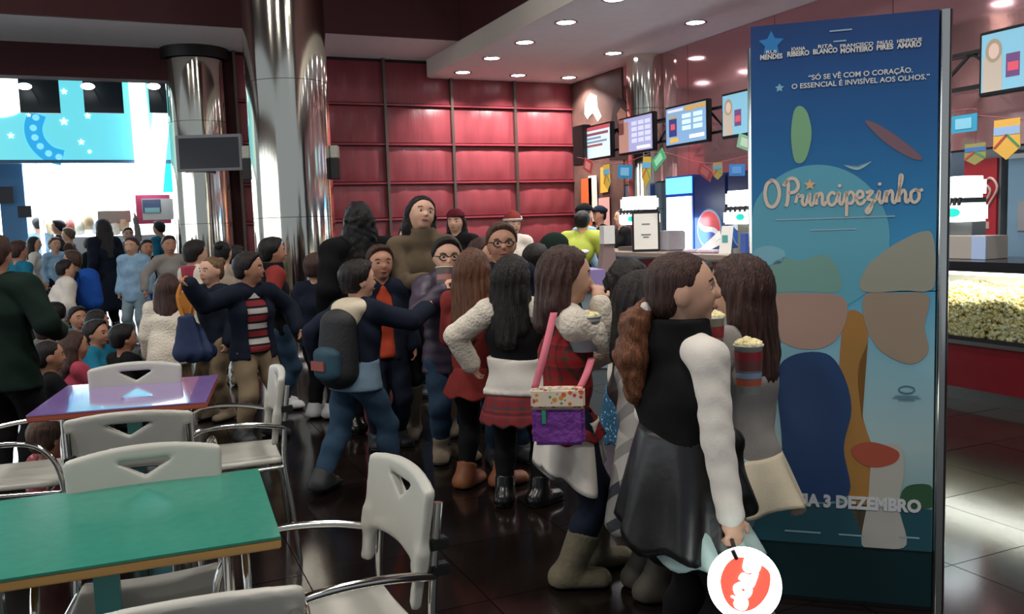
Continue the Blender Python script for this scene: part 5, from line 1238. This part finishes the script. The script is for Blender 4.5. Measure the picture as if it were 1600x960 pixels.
gH = person(737, 392, 4.68, 28, 'girl in long red coat with straight brown hair and tan ankle boots', skin='l', hy=10, hair=('long', 'cop', dict(len=.2, w=.3, back=-.26)), top=dict(m=C_red, sleeve=.95, hem=.4, flare=.15, t=.02, name='red_coat'), legs=LEG(C_black), shoes=dict(m=L_brown, h=.075, w=.02),
    arms={'L': T(-.1, .23, .8, pole=(-.6, -.6, -.6)), 'R': T(.13, .22, .82, pole=(.6, -.6, -.6))}, feet={'L': (-.08, -.02, 0), 'R': (.11, .06, 0), 'dL': (.1, 1, 0), 'dR': (.6, 1, 0)})
gI = person(697, 374, 5.3, 172, 'boy with glasses drinking from a white paper cup', skin='l', detail=2, hp=-2, hair=('boy', 'dark', dict(glasses=1)), top=dict(m=C_plum, sleeve=.97, hem=.4, t=.03, quilt=.075, name='puffer_jacket', collar=True), legs=TRO(C_denim), shoes=dict(m=L_beige, h=.1), arms={'R': T(.05, .19, 1.07, pole=(1, -.2, -.8), hd=(-.3, .3, .8), curl=.9), 'L': T(-.05, .2, 1.03, pole=(-1, -.2, -.8), hd=(.3, .3, .8), curl=.9)})
gJ = person(657, 309, 5.95, 172, 'woman in olive scarf top with long dark hair, head tilted back', adult=True, skin='l', detail=2, hp=10, hr=-12, hy=12, hair=('long', 'black', dict(len=.14, w=.3, back=-.2)), top=dict(m=C_olive, sleeve=.97, hem=.5, t=.018, collar=True, name='olive_top'),
    legs=LEG(C_black), skirt=dict(m=C_black, z1=.53, z0=.25, r1=.14, r0=.17, wave=.04), shoes=dict(m=L_beige, h=.27, rt=.05, w=.018), arms={'R': T(-.02, .3, 1.1, pole=(1, -.5, -.6), hd=(-1, .2, .15)), 'L': T(-.24, .12, .95, pole=(-.7, -1, 0))}, feet={'L': (-.12, 0, 0), 'R': (.13, 0, 0)})
gK = person(560, 319, 6.1, -14, 'woman with long black hair in a black coat, back to us', adult=True, skin='l', hy=-6, hair=('long', 'black', dict(len=.16, w=.34, back=-.3, curl=.012)), top=dict(m=C_black, sleeve=.97, hem=.34, flare=.14, t=.034, name='black_coat', collar=True), legs=TRO(C_black), shoes=dict(m=L_black, h=.1), build=1.12)
gL = person(546, 410, 4.8, 48, 'boy striding past with cream hood and black backpack', skin='l', hy=-20, hair=('boy', 'dark'), top=dict(m=C_navy, sleeve=.96, hem=.44, t=.024, hood=0, name='jacket', cuff=C_white), legs=TRO(C_denim), shoes=dict(m=L_sneak, h=.05, w=.024),
    coat=dict(m=C_greyb, hem=.44, z1=.57, sleeve=0, t=.03, name='pale_blue_panel'), arms={'R': T(.2, .4, .98, pole=(.6, -.6, -.6)), 'L': T(-.25, -.06, .7)}, feet={'L': (-.07, -.22, .02), 'R': (.1, .16, 0), 'dR': (.4, 1, 0)}, lean=(0, .05))
blob('cream_hood', [('e', gL['neckb']+_np((0, -.05, -.005)), _np((.135, .1, .062))*gL['k'], .03, None), ('e', gL['neckb']+_np((0, -.1, -.06)), _np((.1, .06, .07))*gL['k'], .04, None)], C_cream, gL['t'], .011)
gM = person(592, 386, 5.7, 165, 'small boy in orange shirt and open jacket peeking between the women', skin='m', hair=('boy', 'brown'), top=dict(m=C_orange, sleeve=.97, hem=.45), coat=dict(m=C_navy, hem=.44, sleeve=.97, gap=.05, t=.026, name='open_jacket'), legs=TRO(C_navy), shoes=dict(m=L_sneak))
gN = person(387, 397, 6.0, 152, 'boy in red and grey striped jumper and navy jacket holding out a bag', skin='m', detail=2, hy=52, hair=('boy', 'dark'), top=dict(m=C_stripe, sleeve=.9, hem=.47, t=.014, name='striped_jumper'), coat=dict(m=C_navy, hem=.44, sleeve=.97, gap=.075, t=.03, name='open_jacket'), legs=TRO(C_khaki), shoes=dict(m=L_sneak, w=.022),
    arms={'R': T(.46, .06, 1.13, pole=(0, -.2, -1), curl=1.0, hd=(1, .1, .2)), 'L': T(-.3, .1, .75, pole=(-1, -.6, 0))}, feet={'L': (-.11, 0, 0), 'R': (.12, .02, 0)})
gO = person(423, 374, 7.0, 78, 'dark-haired boy in a black jacket in profile behind the striped boy', skin='m', hair=('boy', 'black'), top=dict(m=C_black, smat=C_red, st=.026, sleeve=.97, hem=.44, t=.026, collar=True), arms={'R': T(.22, .1, .85)}, legs=TRO(C_denim), shoes=dict(m=L_white, w=.024))
# teenager with glasses, heads between the groups
person(782, 352, 5.2, 160, 'older boy with swept brown hair and glasses behind the girls', skin='m', detail=2, hy=-14, hair=('boy', 'mid', dict(glasses=1)), top=dict(m=C_navy, sleeve=.97, hem=.45, t=.02), legs=TRO(C_denim), shoes=dict(m=L_sneak))
person(836, 384, 5.85, 20, 'short-haired dark child standing between the glasses boy and the plaid girl', hair=('boy', 'dark'), top=dict(m=C_brown, sleeve=.97, hem=.45, t=.02), legs=TRO(C_denim), shoes=dict(m=L_sneak))
person(866, 370, 6.2, 40, 'child in dark green hood before the yellow vest', hair=('hood', C_dgreen), top=dict(m=C_dgreen, sleeve=.97, hem=.45, t=.02), legs=TRO(C_denim), shoes=dict(m=L_sneak))
person(752, 374, 6.2, 120, 'brown-haired child between the red coat girl and the hatted woman', hair=('long', 'brown', dict(len=.05)), top=dict(m=C_wine, sleeve=.97, hem=.45), legs=TRO(C_denim), shoes=dict(m=L_sneak))
person(640, 352, 7.4, -160, 'dark-haired child behind the smiling woman', hair=('boy', 'dark'), top=dict(m=C_brown, sleeve=.97, hem=.45), legs=TRO(C_denim), shoes=dict(m=L_sneak))
person(492, 398, 6.6, 30, 'child with brown hair in charcoal jacket behind the striding boy', hair=('boy', 'brown'), top=dict(m=C_navy, sleeve=.97, hem=.44, t=.024), legs=TRO(C_black), shoes=dict(m=L_white, w=.024))
person(1090, 408, 4.6, 60, 'child with dark hair seen between the ponytail girl and the poster stand', hair=('long', 'dark', dict(len=.05)), top=dict(m=C_red, sleeve=.97, hem=.45), legs=TRO(C_denim), shoes=dict(m=L_sneak))
# bar side
person(712, 331, 9.4, -160, 'woman in dark bobble hat and dark coat by the red wall', adult=True, hair=('long', 'dark', dict(len=.12, hat=(C_wine, None, False))), top=dict(m=C_black, sleeve=.97, hem=.36, t=.03), legs=TRO(C_black), shoes=dict(m=L_black))
person(800, 336, 9.8, 150, 'person in red and white bobble hat by the red wall', adult=True, hair=('short', 'brown', dict(hat=(C_red, C_furw, True))), top=dict(m=C_furw, sleeve=.97, hem=.46, t=.03), legs=TRO(C_denim), shoes=dict(m=L_black))
gV = person(878, 330, 10.4, 15, 'worker in yellow reflective vest leaning by the bar', H=1.62, adult=True, hair=('short', 'black'), top=dict(m=C_navy, sleeve=.97, hem=.46, t=.02), coat=dict(m=C_hiv, hem=.42, sleeve=.55, t=.04, name='reflective_vest'), legs=TRO(C_navy), shoes=dict(m=L_black), lean=(.22, .1), build=1.15, arms={'L': T(-.3, .3, .95), 'R': T(.5, .3, .9)})
kk = gV['k']; M_refl = mat('reflective_tape', '#e8ecec', .3, emit='#ffffff', es=.0)
for f_ in (.56, .68):
    c_ = gV['pel']*(1-(f_-.5)/.34)+gV['chest']*((f_-.5)/.34); c_[2] = f_*gV['Hs']
    r_ = [.165*kk, .14*kk]; MB().tube([(c_[0]+r_[0]*1.12*math.cos(a), c_[1]+r_[1]*1.15*math.sin(a), c_[2]+.02*math.sin(a)) for a in [2*math.pi*q/24 for q in range(25)]], .028, 6).build('reflective_band', M_refl, gV['t'])
person(937, 325, 13.3, -120, 'cashier in black cap and dark polo behind the bar', adult=True, skin='m', hair=('bun', 'black', dict(hat=(C_navy, 'cap', False))), top=dict(m=C_black, sleeve=.5, hem=.48), legs=TRO(C_black), shoes=dict(m=L_black), arms={'R': T(.15, .4, 1.15), 'L': T(-.12, .42, 1.12)}, h=.015)
person(912, 322, 11.1, 60, 'customer in pale blue shirt and dark cap paying at the bar', adult=True, hair=('short', 'black', dict(hat=(C_black, 'cap', False))), top=dict(m=C_ltblue, sleeve=.97, hem=.46), legs=TRO(C_navy), shoes=dict(m=L_black), h=.017)
person(972, 345, 12.6, -110, 'second cashier with dark hair behind the soda dispenser', adult=True, H=1.6, hair=('bun', 'dark'), top=dict(m=C_black, sleeve=.5, hem=.48), legs=TRO(C_black), shoes=dict(m=L_black), h=.017)

# ---- left group, standing
person(330, 403, 6.7, -128, 'girl with tied light brown hair looking left beside the striped boy', skin='l', detail=2, hair=('bun', 'fair'), top=dict(m=C_navy, sleeve=.97, hem=.45, t=.022), legs=TRO(C_khaki), shoes=dict(m=L_beige))
person(303, 378, 7.6, 60, 'dark-haired child in cream fur jacket and pink scarf', hair=('boy', 'dark'), top=dict(m=C_furw, sleeve=.97, hem=.42, t=.035, name='fur_jacket'), coat=dict(m=C_pink, hem=.77, z1=.86, sleeve=0, t=.04, name='pink_scarf', collar=1), legs=TRO(C_khaki), shoes=dict(m=L_beige))
person(346, 378, 8.2, 20, 'child with dark bun in front of the screen column', hair=('bun', 'black'), top=dict(m=C_beige, sleeve=.97, hem=.45), legs=TRO(C_navy), shoes=dict(m=L_beige))
person(366, 386, 8.8, 60, 'child with short dark hair between the column and the striped boy', hair=('boy', 'dark'), top=dict(m=C_greyg, sleeve=.97, hem=.45), legs=TRO(C_navy), shoes=dict(m=L_beige))
person(263, 370, 11.0, 165, 'boy in grey top with elbows out before the bright shop', skin='m', hair=('boy', 'dark'), top=dict(m=C_grey, sleeve=.97, hem=.43, t=.02), legs=TRO(C_denim), shoes=dict(m=L_sneak), arms={'L': T(-.3, .12, .8, pole=(-1, -.4, .2)), 'R': T(.36, .12, .78, pole=(1, -.4, .2))})
person(228, 376, 12.2, 160, 'child in dark waistcoat beside the boy with elbows out', skin='m', hair=('boy', 'dark'), top=dict(m=C_black, sleeve=.97, hem=.45), legs=TRO(C_blue), shoes=dict(m=L_sneak))
person(206, 372, 11.6, -150, 'child in white and pale blue jacket right of the dark-haired woman', hair=('short', 'brown'), top=dict(m=C_ltblue, sleeve=.97, hem=.4, t=.03), legs=TRO(C_denimL), shoes=dict(m=L_white))
person(248, 347, 16.0, -60, 'person in slate blue jumper by the pink menu board', adult=True, hair=('short', 'dark'), top=dict(m=C_tealb, sleeve=.97, hem=.46), legs=TRO(C_navy), shoes=dict(m=L_black))
person(199, 355, 15.6, 170, 'person with one arm raised before the shop counter', adult=True, H=1.6, hair=('short', 'brown'), top=dict(m=C_grey, sleeve=.97, hem=.46), legs=TRO(C_navy), shoes=dict(m=L_black), arms={'L': T(-.12, .1, 1.9, pole=(-1, 0, 0))})
person(160, 344, 13.2, -35, 'woman with very long dark hair in a long navy coat, back to us', adult=True, hair=('long', 'dark', dict(len=.24, w=.36, back=-.3)), top=dict(m=C_navy, sleeve=.97, hem=.2, flare=.16, t=.03, name='long_coat'), legs=TRO(C_black), shoes=dict(m=L_black), h=.016)
person(113, 393, 10.2, -70, 'boy in grey-green waistcoat with blue rucksack, side view', skin='m', hair=('boy', 'mid'), top=dict(m=C_greyg, sleeve=.97, hem=.44, t=.026), legs=TRO(C_navy), shoes=dict(m=L_sneak))
person(121, 355, 15.4, -80, 'grey-haired woman stooping in a brown jacket by the shop counter', adult=True, hair=('short', 'fair'), top=dict(m=C_brown, sleeve=.97, hem=.44), legs=TRO(C_navy), shoes=dict(m=L_black), lean=(0, .15))
person(91, 345, 16.6, -75, 'boy in black top in profile before the white pillar', adult=True, hair=('short', 'dark'), top=dict(m=C_black, sleeve=.5, hem=.45), legs=TRO(C_navy), shoes=dict(m=L_black))
person(59, 341, 17.0, -20, 'person in pale blue shirt before the blue pillar', adult=True, hair=('short', 'dark'), top=dict(m=C_ltblue, sleeve=.97, hem=.45), legs=TRO(C_navy), shoes=dict(m=L_black))
person(40, 356, 13.6, 100, 'woman with dark hair bowing her head near the blue pillar', adult=True, H=1.5, hair=('long', 'dark', dict(len=.08)), top=dict(m=C_white, sleeve=.97, hem=.45), legs=TRO(C_navy), shoes=dict(m=L_black), lean=(0, .1))
person(26, 378, 9.9, 60, 'child in teal jumper at the left behind the dark-coated adult', skin='m', hair=('boy', 'brown'), top=dict(m=C_tealb, sleeve=.97, hem=.44, t=.02), legs=TRO(C_navy), shoes=dict(m=L_sneak))
person(75, 404, 9.6, 80, 'child bending forward in a white padded jacket', skin='l', hair=('boy', 'dark'), top=dict(m=C_white, sleeve=.97, hem=.42, t=.04), legs=TRO(C_denim), shoes=dict(m=L_sneak), lean=(0, .16))
person(140, 372, 15.0, 120, 'child with brown hair half behind the long-haired woman', hair=('short', 'brown'), top=dict(m=C_dgreen, sleeve=.97, hem=.45), legs=TRO(C_navy), shoes=dict(m=L_sneak))
person(84, 372, 14.4, 150, 'small child in pale jacket between the shop customers', hair=('short', 'mid'), top=dict(m=C_ltblue, sleeve=.97, hem=.45), legs=TRO(C_navy), shoes=dict(m=L_sneak))
person(255, 428, 6.4, 15, 'stooping child with long brown hair in cream jacket behind the blue bag', hair=('long', 'brown', dict(len=.06)), top=dict(m=C_furw, sleeve=.97, hem=.42, t=.03), legs=TRO(C_khaki), shoes=dict(m=L_beige), lean=(0, .1))
person(-12, 372, 5.0, 35, 'adult in dark green jacket at the left edge', adult=True, H=1.47, skin='m', hair=('short', 'brown'), top=dict(m=C_dgreen, sleeve=.97, hem=.4, t=.03, name='green_jacket'), legs=TRO(C_black), shoes=dict(m=L_black), build=1.1, arms={'R': T(.24, .16, .9, pole=(.6, -.6, -.5))}, h=.013)

# ---- children sitting on the floor
def sitter(px, py, face, label, top, hair, skin='m', Hs=1.27, **kw):
    zt = Hs-.485*Hs+.115*Hs/1.3
    P = atZ(px, py, zt); D = (P-CAM).dot(FH)
    return person(px, py, D, face, label, H=Hs, sit=True, base=P, skin=skin, hair=hair, top=dict(m=top, sleeve=.97, hem=.44, t=.02), legs=TRO(kw.pop('legs', C_navy)), shoes=dict(m=L_sneak), group='children sitting on the floor',
                  arms={'L': T(-.13, .26, .22, pole=(-1, -.3, 0)), 'R': T(.13, .26, .22, pole=(1, -.3, 0))}, **kw)
sitter(190, 509, 62, 'dark-haired boy sitting on the floor, nearest behind the purple table', C_black, ('boy', 'black'), hy=-8)
sitter(150, 486, 70, 'girl with hair clip sitting on the floor in dark top', C_navy, ('long', 'dark', dict(len=.03)))
sitter(86, 474, -60, 'boy with cropped dark hair sitting at the back left', C_greyg, ('boy', 'black'))
sitter(119, 481, 150, 'child in teal jacket sitting in the middle of the floor group', C_tealb, ('boy', 'dark'))
sitter(72, 534, 80, 'child with shiny hair band sitting nearest the dark-coated adult', C_black, ('ponytail', 'dark', dict(len=.14, tie='w')))
sitter(112, 519, 75, 'brown-haired child in crimson top sitting on the floor', C_pink, ('long', 'brown', dict(len=.05)))
sitter(72, 499, 70, 'child with brown hair sitting between the hair band girl and the crop-haired boy', C_wine, ('short', 'brown'))
sitter(148, 502, 120, 'child in bright turquoise sleeves sitting behind the black-haired boy', C_tealb, ('short', 'dark'))
sitter(72, 655, 60, 'child in red patterned top sitting low behind the chairs', floral('red_floral', '#7a2430', ['#a86a5a', '#3a6a5a', '#c0a090'], 50, .3), ('short', 'mid'), Hs=1.02)
sitter(60, 452, 40, 'child in grey hoodie sitting at the back of the floor group', C_grey, ('short', 'brown'))
sitter(120, 455, -40, 'child in blue top sitting behind the waistcoat boy', C_blue, ('boy', 'brown'))
sitter(24, 463, 60, 'child in brown top sitting at far left of the floor group', C_brown, ('boy', 'dark'))

# ================================================================== THINGS CARRIED
def wp(g, v): return g['mw'] @ Vector(tuple(v))
# purple shoulder bag
P = atD(874, 694, 3.17); bag = thing('shoulder_bag', 'shiny purple shoulder bag with flowered flap and pink strap on the plaid girl', 'bag', P, -YAW+R(-6))
hwb, hb = .098, .215
MB().box((-hwb, -.03, 0), (hwb, .03, hb*.66)).build('bag_body', mat('purple_satin', '#8a4aa8', .25, .45, bump=1.0, bscale=22), bag, bevel=.014)
MB().box((-hwb-.002, -.034, hb*.66), (hwb+.002, .034, hb)).build('flower_flap', floral('flap_flowers', '#d8c8b4', ['#d0602c', '#7a5a9a', '#c98a3a', '#5f8a6a', '#b0485a'], 46, .42), bag, bevel=.008)
MB().box((-hwb, -.036, hb*.645), (hwb, -.03, hb*.67)).build('zip', mat('zip_brass', '#8a7a62', .4, .6), bag); MB().box((-.06, -.038, hb*.4), (-.045, -.032, hb*.63)).build('zip_tag', mat('zip_tag_green', '#2f8a6a', .5), bag)
a1 = P+_R0*-.085+Vector((0, 0, hb)); sh = wp(gB, gB['neckb'])+Vector((0, 0, .02)); shl = sh-_R0*.05-FH*.13
a2 = P+_R0*.085+Vector((0, 0, hb)); ch = wp(gB, gB['chest'])+_R0*.09-FH*.14
def strap(p_, q_, r_, m_, par, w_=.022):
    pts_ = smoothpts([p_, r_, q_], 6); vs_ = []
    for p__ in pts_: vs_ += [p__-_R0*w_, p__+_R0*w_]
    o = MB().add(vs_, [(2*i, 2*i+1, 2*i+3, 2*i+2) for i in range(len(pts_)-1)], True).build('strap', m_, par, world=True); md = o.modifiers.new('t', 'SOLIDIFY'); md.thickness = .004
M_pk = mat('pink_webbing', '#c9677a', .7)
strap(a1, shl, (a1+shl)/2-FH*.03, M_pk, bag, .014); strap(a2, ch, (a2+ch)/2-FH*.02, M_pk, bag, .014)
# cups
def cup(name, label, c, r0, r1, hgt, m, band, top_m, tilt=(0, 0), heap_=False, lid=False, group=None):
    t = thing(name, label, 'cup', c, 0, group); t.rotation_euler = (tilt[0], tilt[1], -YAW)
    MB().lathe([(0, 0), (r0, 0), (r1, hgt), (r1+.004, hgt), (r1+.004, hgt+.006), (r1-.003, hgt+.006), (r1-.003, hgt-.01), (0, hgt-.01)], n=28).build('cup_wall', m, t)
    if band is not None:
        for (za, zb_, mm) in band:
            ra, rb = r0+(r1-r0)*za+.0012, r0+(r1-r0)*zb_+.0012; MB().lathe([(ra, za*hgt), (rb, zb_*hgt)], n=28).build('print_band', mm, t)
    if heap_:
        vs_ = []; fs_ = []
        for _ in range(60):
            a, q = random.uniform(0, 6.28), math.sqrt(random.random())*r1*.9; n = len(vs_); rr_ = random.uniform(.009, .013)
            vs_ += [tuple(np.array((q*math.cos(a), q*math.sin(a), hgt+.004+(1-q/r1)*.02))+v*rr_) for v in icov]; fs_ += [tuple(i+n for i in f) for f in icf]
        o = meshobj('popcorn_fill', vs_, fs_, pm[0], t, True); o['kind'] = 'stuff'
    if lid: MB().lathe([(r1+.006, hgt), (r1+.006, hgt+.012), (r1-.01, hgt+.02), (0, hgt+.02)], n=28).build('lid', top_m, t)
    return t
M_cw = mat('cup_white', '#cfcdc6', .5); M_cr = mat('cup_print_red', '#8f2630', .5); M_cb = mat('cup_print_blue', '#7f94b4', .5); M_cs = mat('cup_print_salmon', '#a8543e', .5); M_cg = mat('cup_grey_blue', '#9aa8b4', .5)
cup('popcorn_cup', 'tall popcorn cup with red and blue print held by the grey sweater girl', atD(1170, 614, 2.62), .036, .042, .145, M_cw, [(.72, .9, M_cr), (.5, .72, mat('cup_print_brown', '#6a3a38', .5)), (.33, .46, M_cb), (.18, .34, M_cs)], None, heap_=True)
c_ = wp(gB, gB['A']['L'][2])+_R0*.03-FH*.01
cup('drink_bucket', 'big pale blue popcorn bucket held by the plaid girl', atD(912, 548, 3.3), .055, .068, .13, M_cg, [(.9, 1.0, M_cw)], None, heap_=True)
cup('snack_cup', 'red patterned snack cup beside the pale popcorn bucket', atD(938, 540, 3.75), .034, .042, .1, M_cs, [(.3, .5, M_cw), (.65, .8, M_cr)], None, heap_=True)
q = wp(gI, gI['hl'](0, .52, -.32)); cup('paper_cup', 'white paper cup with red mark at the mouth of the glasses boy', q-Vector((0, 0, .15))-FH*.03-_R0*.03, .045, .055, .16, M_cw, [(.0, .12, M_cg), (.55, .75, mat('cup_print_rose', '#b07a78', .5))], M_cw, tilt=(R(-8), 0))
cup('popcorn_cup', 'white popcorn cup just behind the face of the ponytail girl', atD(1112, 556, 2.72), .034, .04, .12, M_cw, [(.5, .8, M_cr)], None, heap_=True)
# backpack of the striding boy
bp_ = thing('backpack', 'black backpack with coloured pocket on the striding boy', 'backpack', (0, 0, 0)); bp_.matrix_basis = gL['mw'] @ Matrix.Translation(Vector(tuple(gL['chest']))+Vector((0, -.16, -.2)))
np_pr = [('c', _np((0, 0, .0)), _np((0, .02, .26)), .1, .085, .03, _np((1, 0, 0)), 1.35), ('c', _np((0, -.07, .0)), _np((0, -.07, .1)), .05, .05, .02, _np((1, 0, 0)), 2.0)]
blob('pack_body', np_pr[:1], mat('pack_black', '#14161a', .7, bump=.3), bp_, .012); blob('front_pocket', np_pr[1:], mat('pack_pocket', '#1d3f50', .7, vary=.3), bp_, .012)
MB().box((-.07, -.128, .02), (.03, -.118, .07)).build('pocket_print', mat('pack_print', '#8f4a44', .6), bp_)
for s in (-1, 1): MB().tube(smoothpts([(s*.09, .05, .02), (s*.12, .14, .1), (s*.1, .2, .22), (s*.08, .1, .34), (s*.07, .03, .28)], 5), .014, 6).build('shoulder_strap', mat('pack_black', '#14161a', .7), bp_)
# blue drawstring bag with orange cord held out by the striped boy
P = atD(304, 565, 5.82); ds = thing('drawstring_bag', 'navy blue drawstring bag hanging from an orange cord', 'bag', P)
wpx = 5.85/FPX
blob('sack', [('c', _np((0, 0, .07)), _np((-.03, 0, .3)), .07, .03, .04, _np(tuple(_R0)), 1.9), ('c', _np((-.07, .03, .06))*1.0, _np((.08, -.03, .06)), .055, .055, .04)], mat('navy_sack', '#14274f', .7, bump=.5, bscale=14), ds, .012, disp=lambda Pp: .006*np.sin(Pp[:, 0]*90+Pp[:, 1]*60))
top_ = atD(291, 432, 5.86)-P
for s in (-1, 1): MB().tube(smoothpts([(-.03+s*.02, 0, .3), (top_.x*.5+s*.05*_R0.x-.02, top_.y*.5-s*.02, .45), tuple(top_)], 5), [.016]*10+[.01], 6).build('orange_cord', mat('orange_cord', '#b9762a', .8), ds)
MB().slab([(-.05, .3), (.04, .31), (.055, .42), (.0, .52), (-.05, .44)], (-.02, 0, 0), tuple(_R0), (0, 0, 1), (0, .012, 0)).build('orange_cuff', mat('orange_cord', '#b9762a', .8), ds)
# blue rucksack of the waistcoat boy
P = atD(140, 470, 10.0); rk = thing('rucksack', 'royal blue rucksack on the waistcoat boy', 'backpack', P-Vector((0, 0, .1)))
blob('pack_body', [('c', _np((0, 0, .1)), _np((0, 0, .38)), .12, .1, .03, _np(tuple(_R0)), 1.3)], C_blue, rk, .02); MB().tube([(-.12, -.1, .05), (-.16, -.14, .25), (-.1, -.05, .44)], .016, 6).build('shoulder_strap', C_navy, rk)
# round light-up sign
D_ = 2.08; C = atD(1163, 913, D_); view = (CAM-C).normalized(); rx_ = CR.copy(); ry_ = rx_.cross(-view).normalized(); ry_ = view.cross(rx_).normalized(); rx_ = ry_.cross(view).normalized()
rs = 58.5*D_/FPX*1.0; sg = thing('light_up_disc', 'glowing white round disc with red oval and white letter shapes', 'light', C); s_ = D_/FPX
b = MB(); n = 48
front = [C+rx_*rs*math.cos(2*math.pi*j/n)+ry_*rs*math.sin(2*math.pi*j/n) for j in range(n)]
b.add(front+[p_-view*.03 for p_ in front], [tuple(range(n)), tuple(range(2*n-1, n-1, -1))]+[(i, n+i, n+(i+1) % n, (i+1) % n) for i in range(n)]); b.build('glowing_body', emis('disc_white', '#f4fffa', 3.0), sg, world=True)
def dpoly(name, pts_, m_, lay, sm=True):
    ps = [C+rx_*((1090+p_[0]/8)-1163)*s_+ry_*(913-(840+p_[1]/8))*s_ for p_ in pts_]
    if sm: ps = smoothpts(ps, 4, True)
    ps = [p_+view*.002*lay for p_ in ps]; cc = sum(ps, Vector())/len(ps); n_ = len(ps)
    MB().add(ps+[cc], [(i, (i+1) % n_, n_) for i in range(n_)]).build(name, m_, sg, world=True)
M_dr = emis('disc_red', '#e2503f', .9); M_dw = emis('disc_letters', '#f4fffa', 2.4)
dpoly('red_oval', [(602, 252), (480, 262), (370, 350), (300, 480), (285, 600), (320, 760), (400, 870), (520, 922), (660, 895), (780, 810), (870, 690), (915, 540), (905, 430), (820, 350), (720, 280)], M_dr, 1)
dpoly('letter_shape', [(520, 910), (450, 880), (428, 820), (450, 770), (400, 745), (420, 722), (470, 740), (580, 750), (615, 790), (610, 850), (575, 900)], M_dw, 2)
dpoly('letter_shape', [(560, 770), (470, 730), (438, 660), (450, 600), (520, 560), (600, 550), (660, 590), (682, 650), (660, 720), (615, 760)], M_dw, 2)
dpoly('letter_shape', [(515, 510), (570, 445), (660, 470), (770, 440), (745, 530), (690, 630), (640, 590), (600, 552), (540, 540)], M_dw, 3)
dpoly('letter_shape', [(620, 252), (590, 320), (578, 390), (620, 445), (700, 450), (770, 440), (805, 390), (812, 330), (760, 270), (690, 240)], M_dw, 3)
dpoly('letter_counter', [(540, 650), (562, 640), (588, 660), (566, 675)], M_dr, 4); dpoly('letter_counter', [(645, 458), (685, 448), (665, 470)], M_dr, 4)
hnd = wp(gA, gA['A']['R'][2])+Vector((0, 0, -.06)); MB().tube(smoothpts([hnd, (hnd+C)/2+view*.06, C+ry_*rs*.9-rx_*rs*.25+view*.006], 6), .006, 6).build('strap', M_black, sg, world=True)
# white sock tops of the girl in front
for nm in ('L', 'R'):
    An, heel, toe, fd, K = gA['FT'][nm]; u = (K-An)/np.linalg.norm(K-An); blob('sock_top', [('c', An+u*.135*gA['k'], An+u*.165*gA['k'], .046, .047, .005)], C_white, gA['t'], .0085, .004)
MB().slab([(-.012, 0), (.012, 0), (.006, .07), (-.002, .07)], tuple(Vector((.17, .12, .44))), (0, 1, 0), (0, 0, 1), (.003, 0, 0)).build('white_tag', M_paper, gA['t'])
bpy.context.view_layer.update()
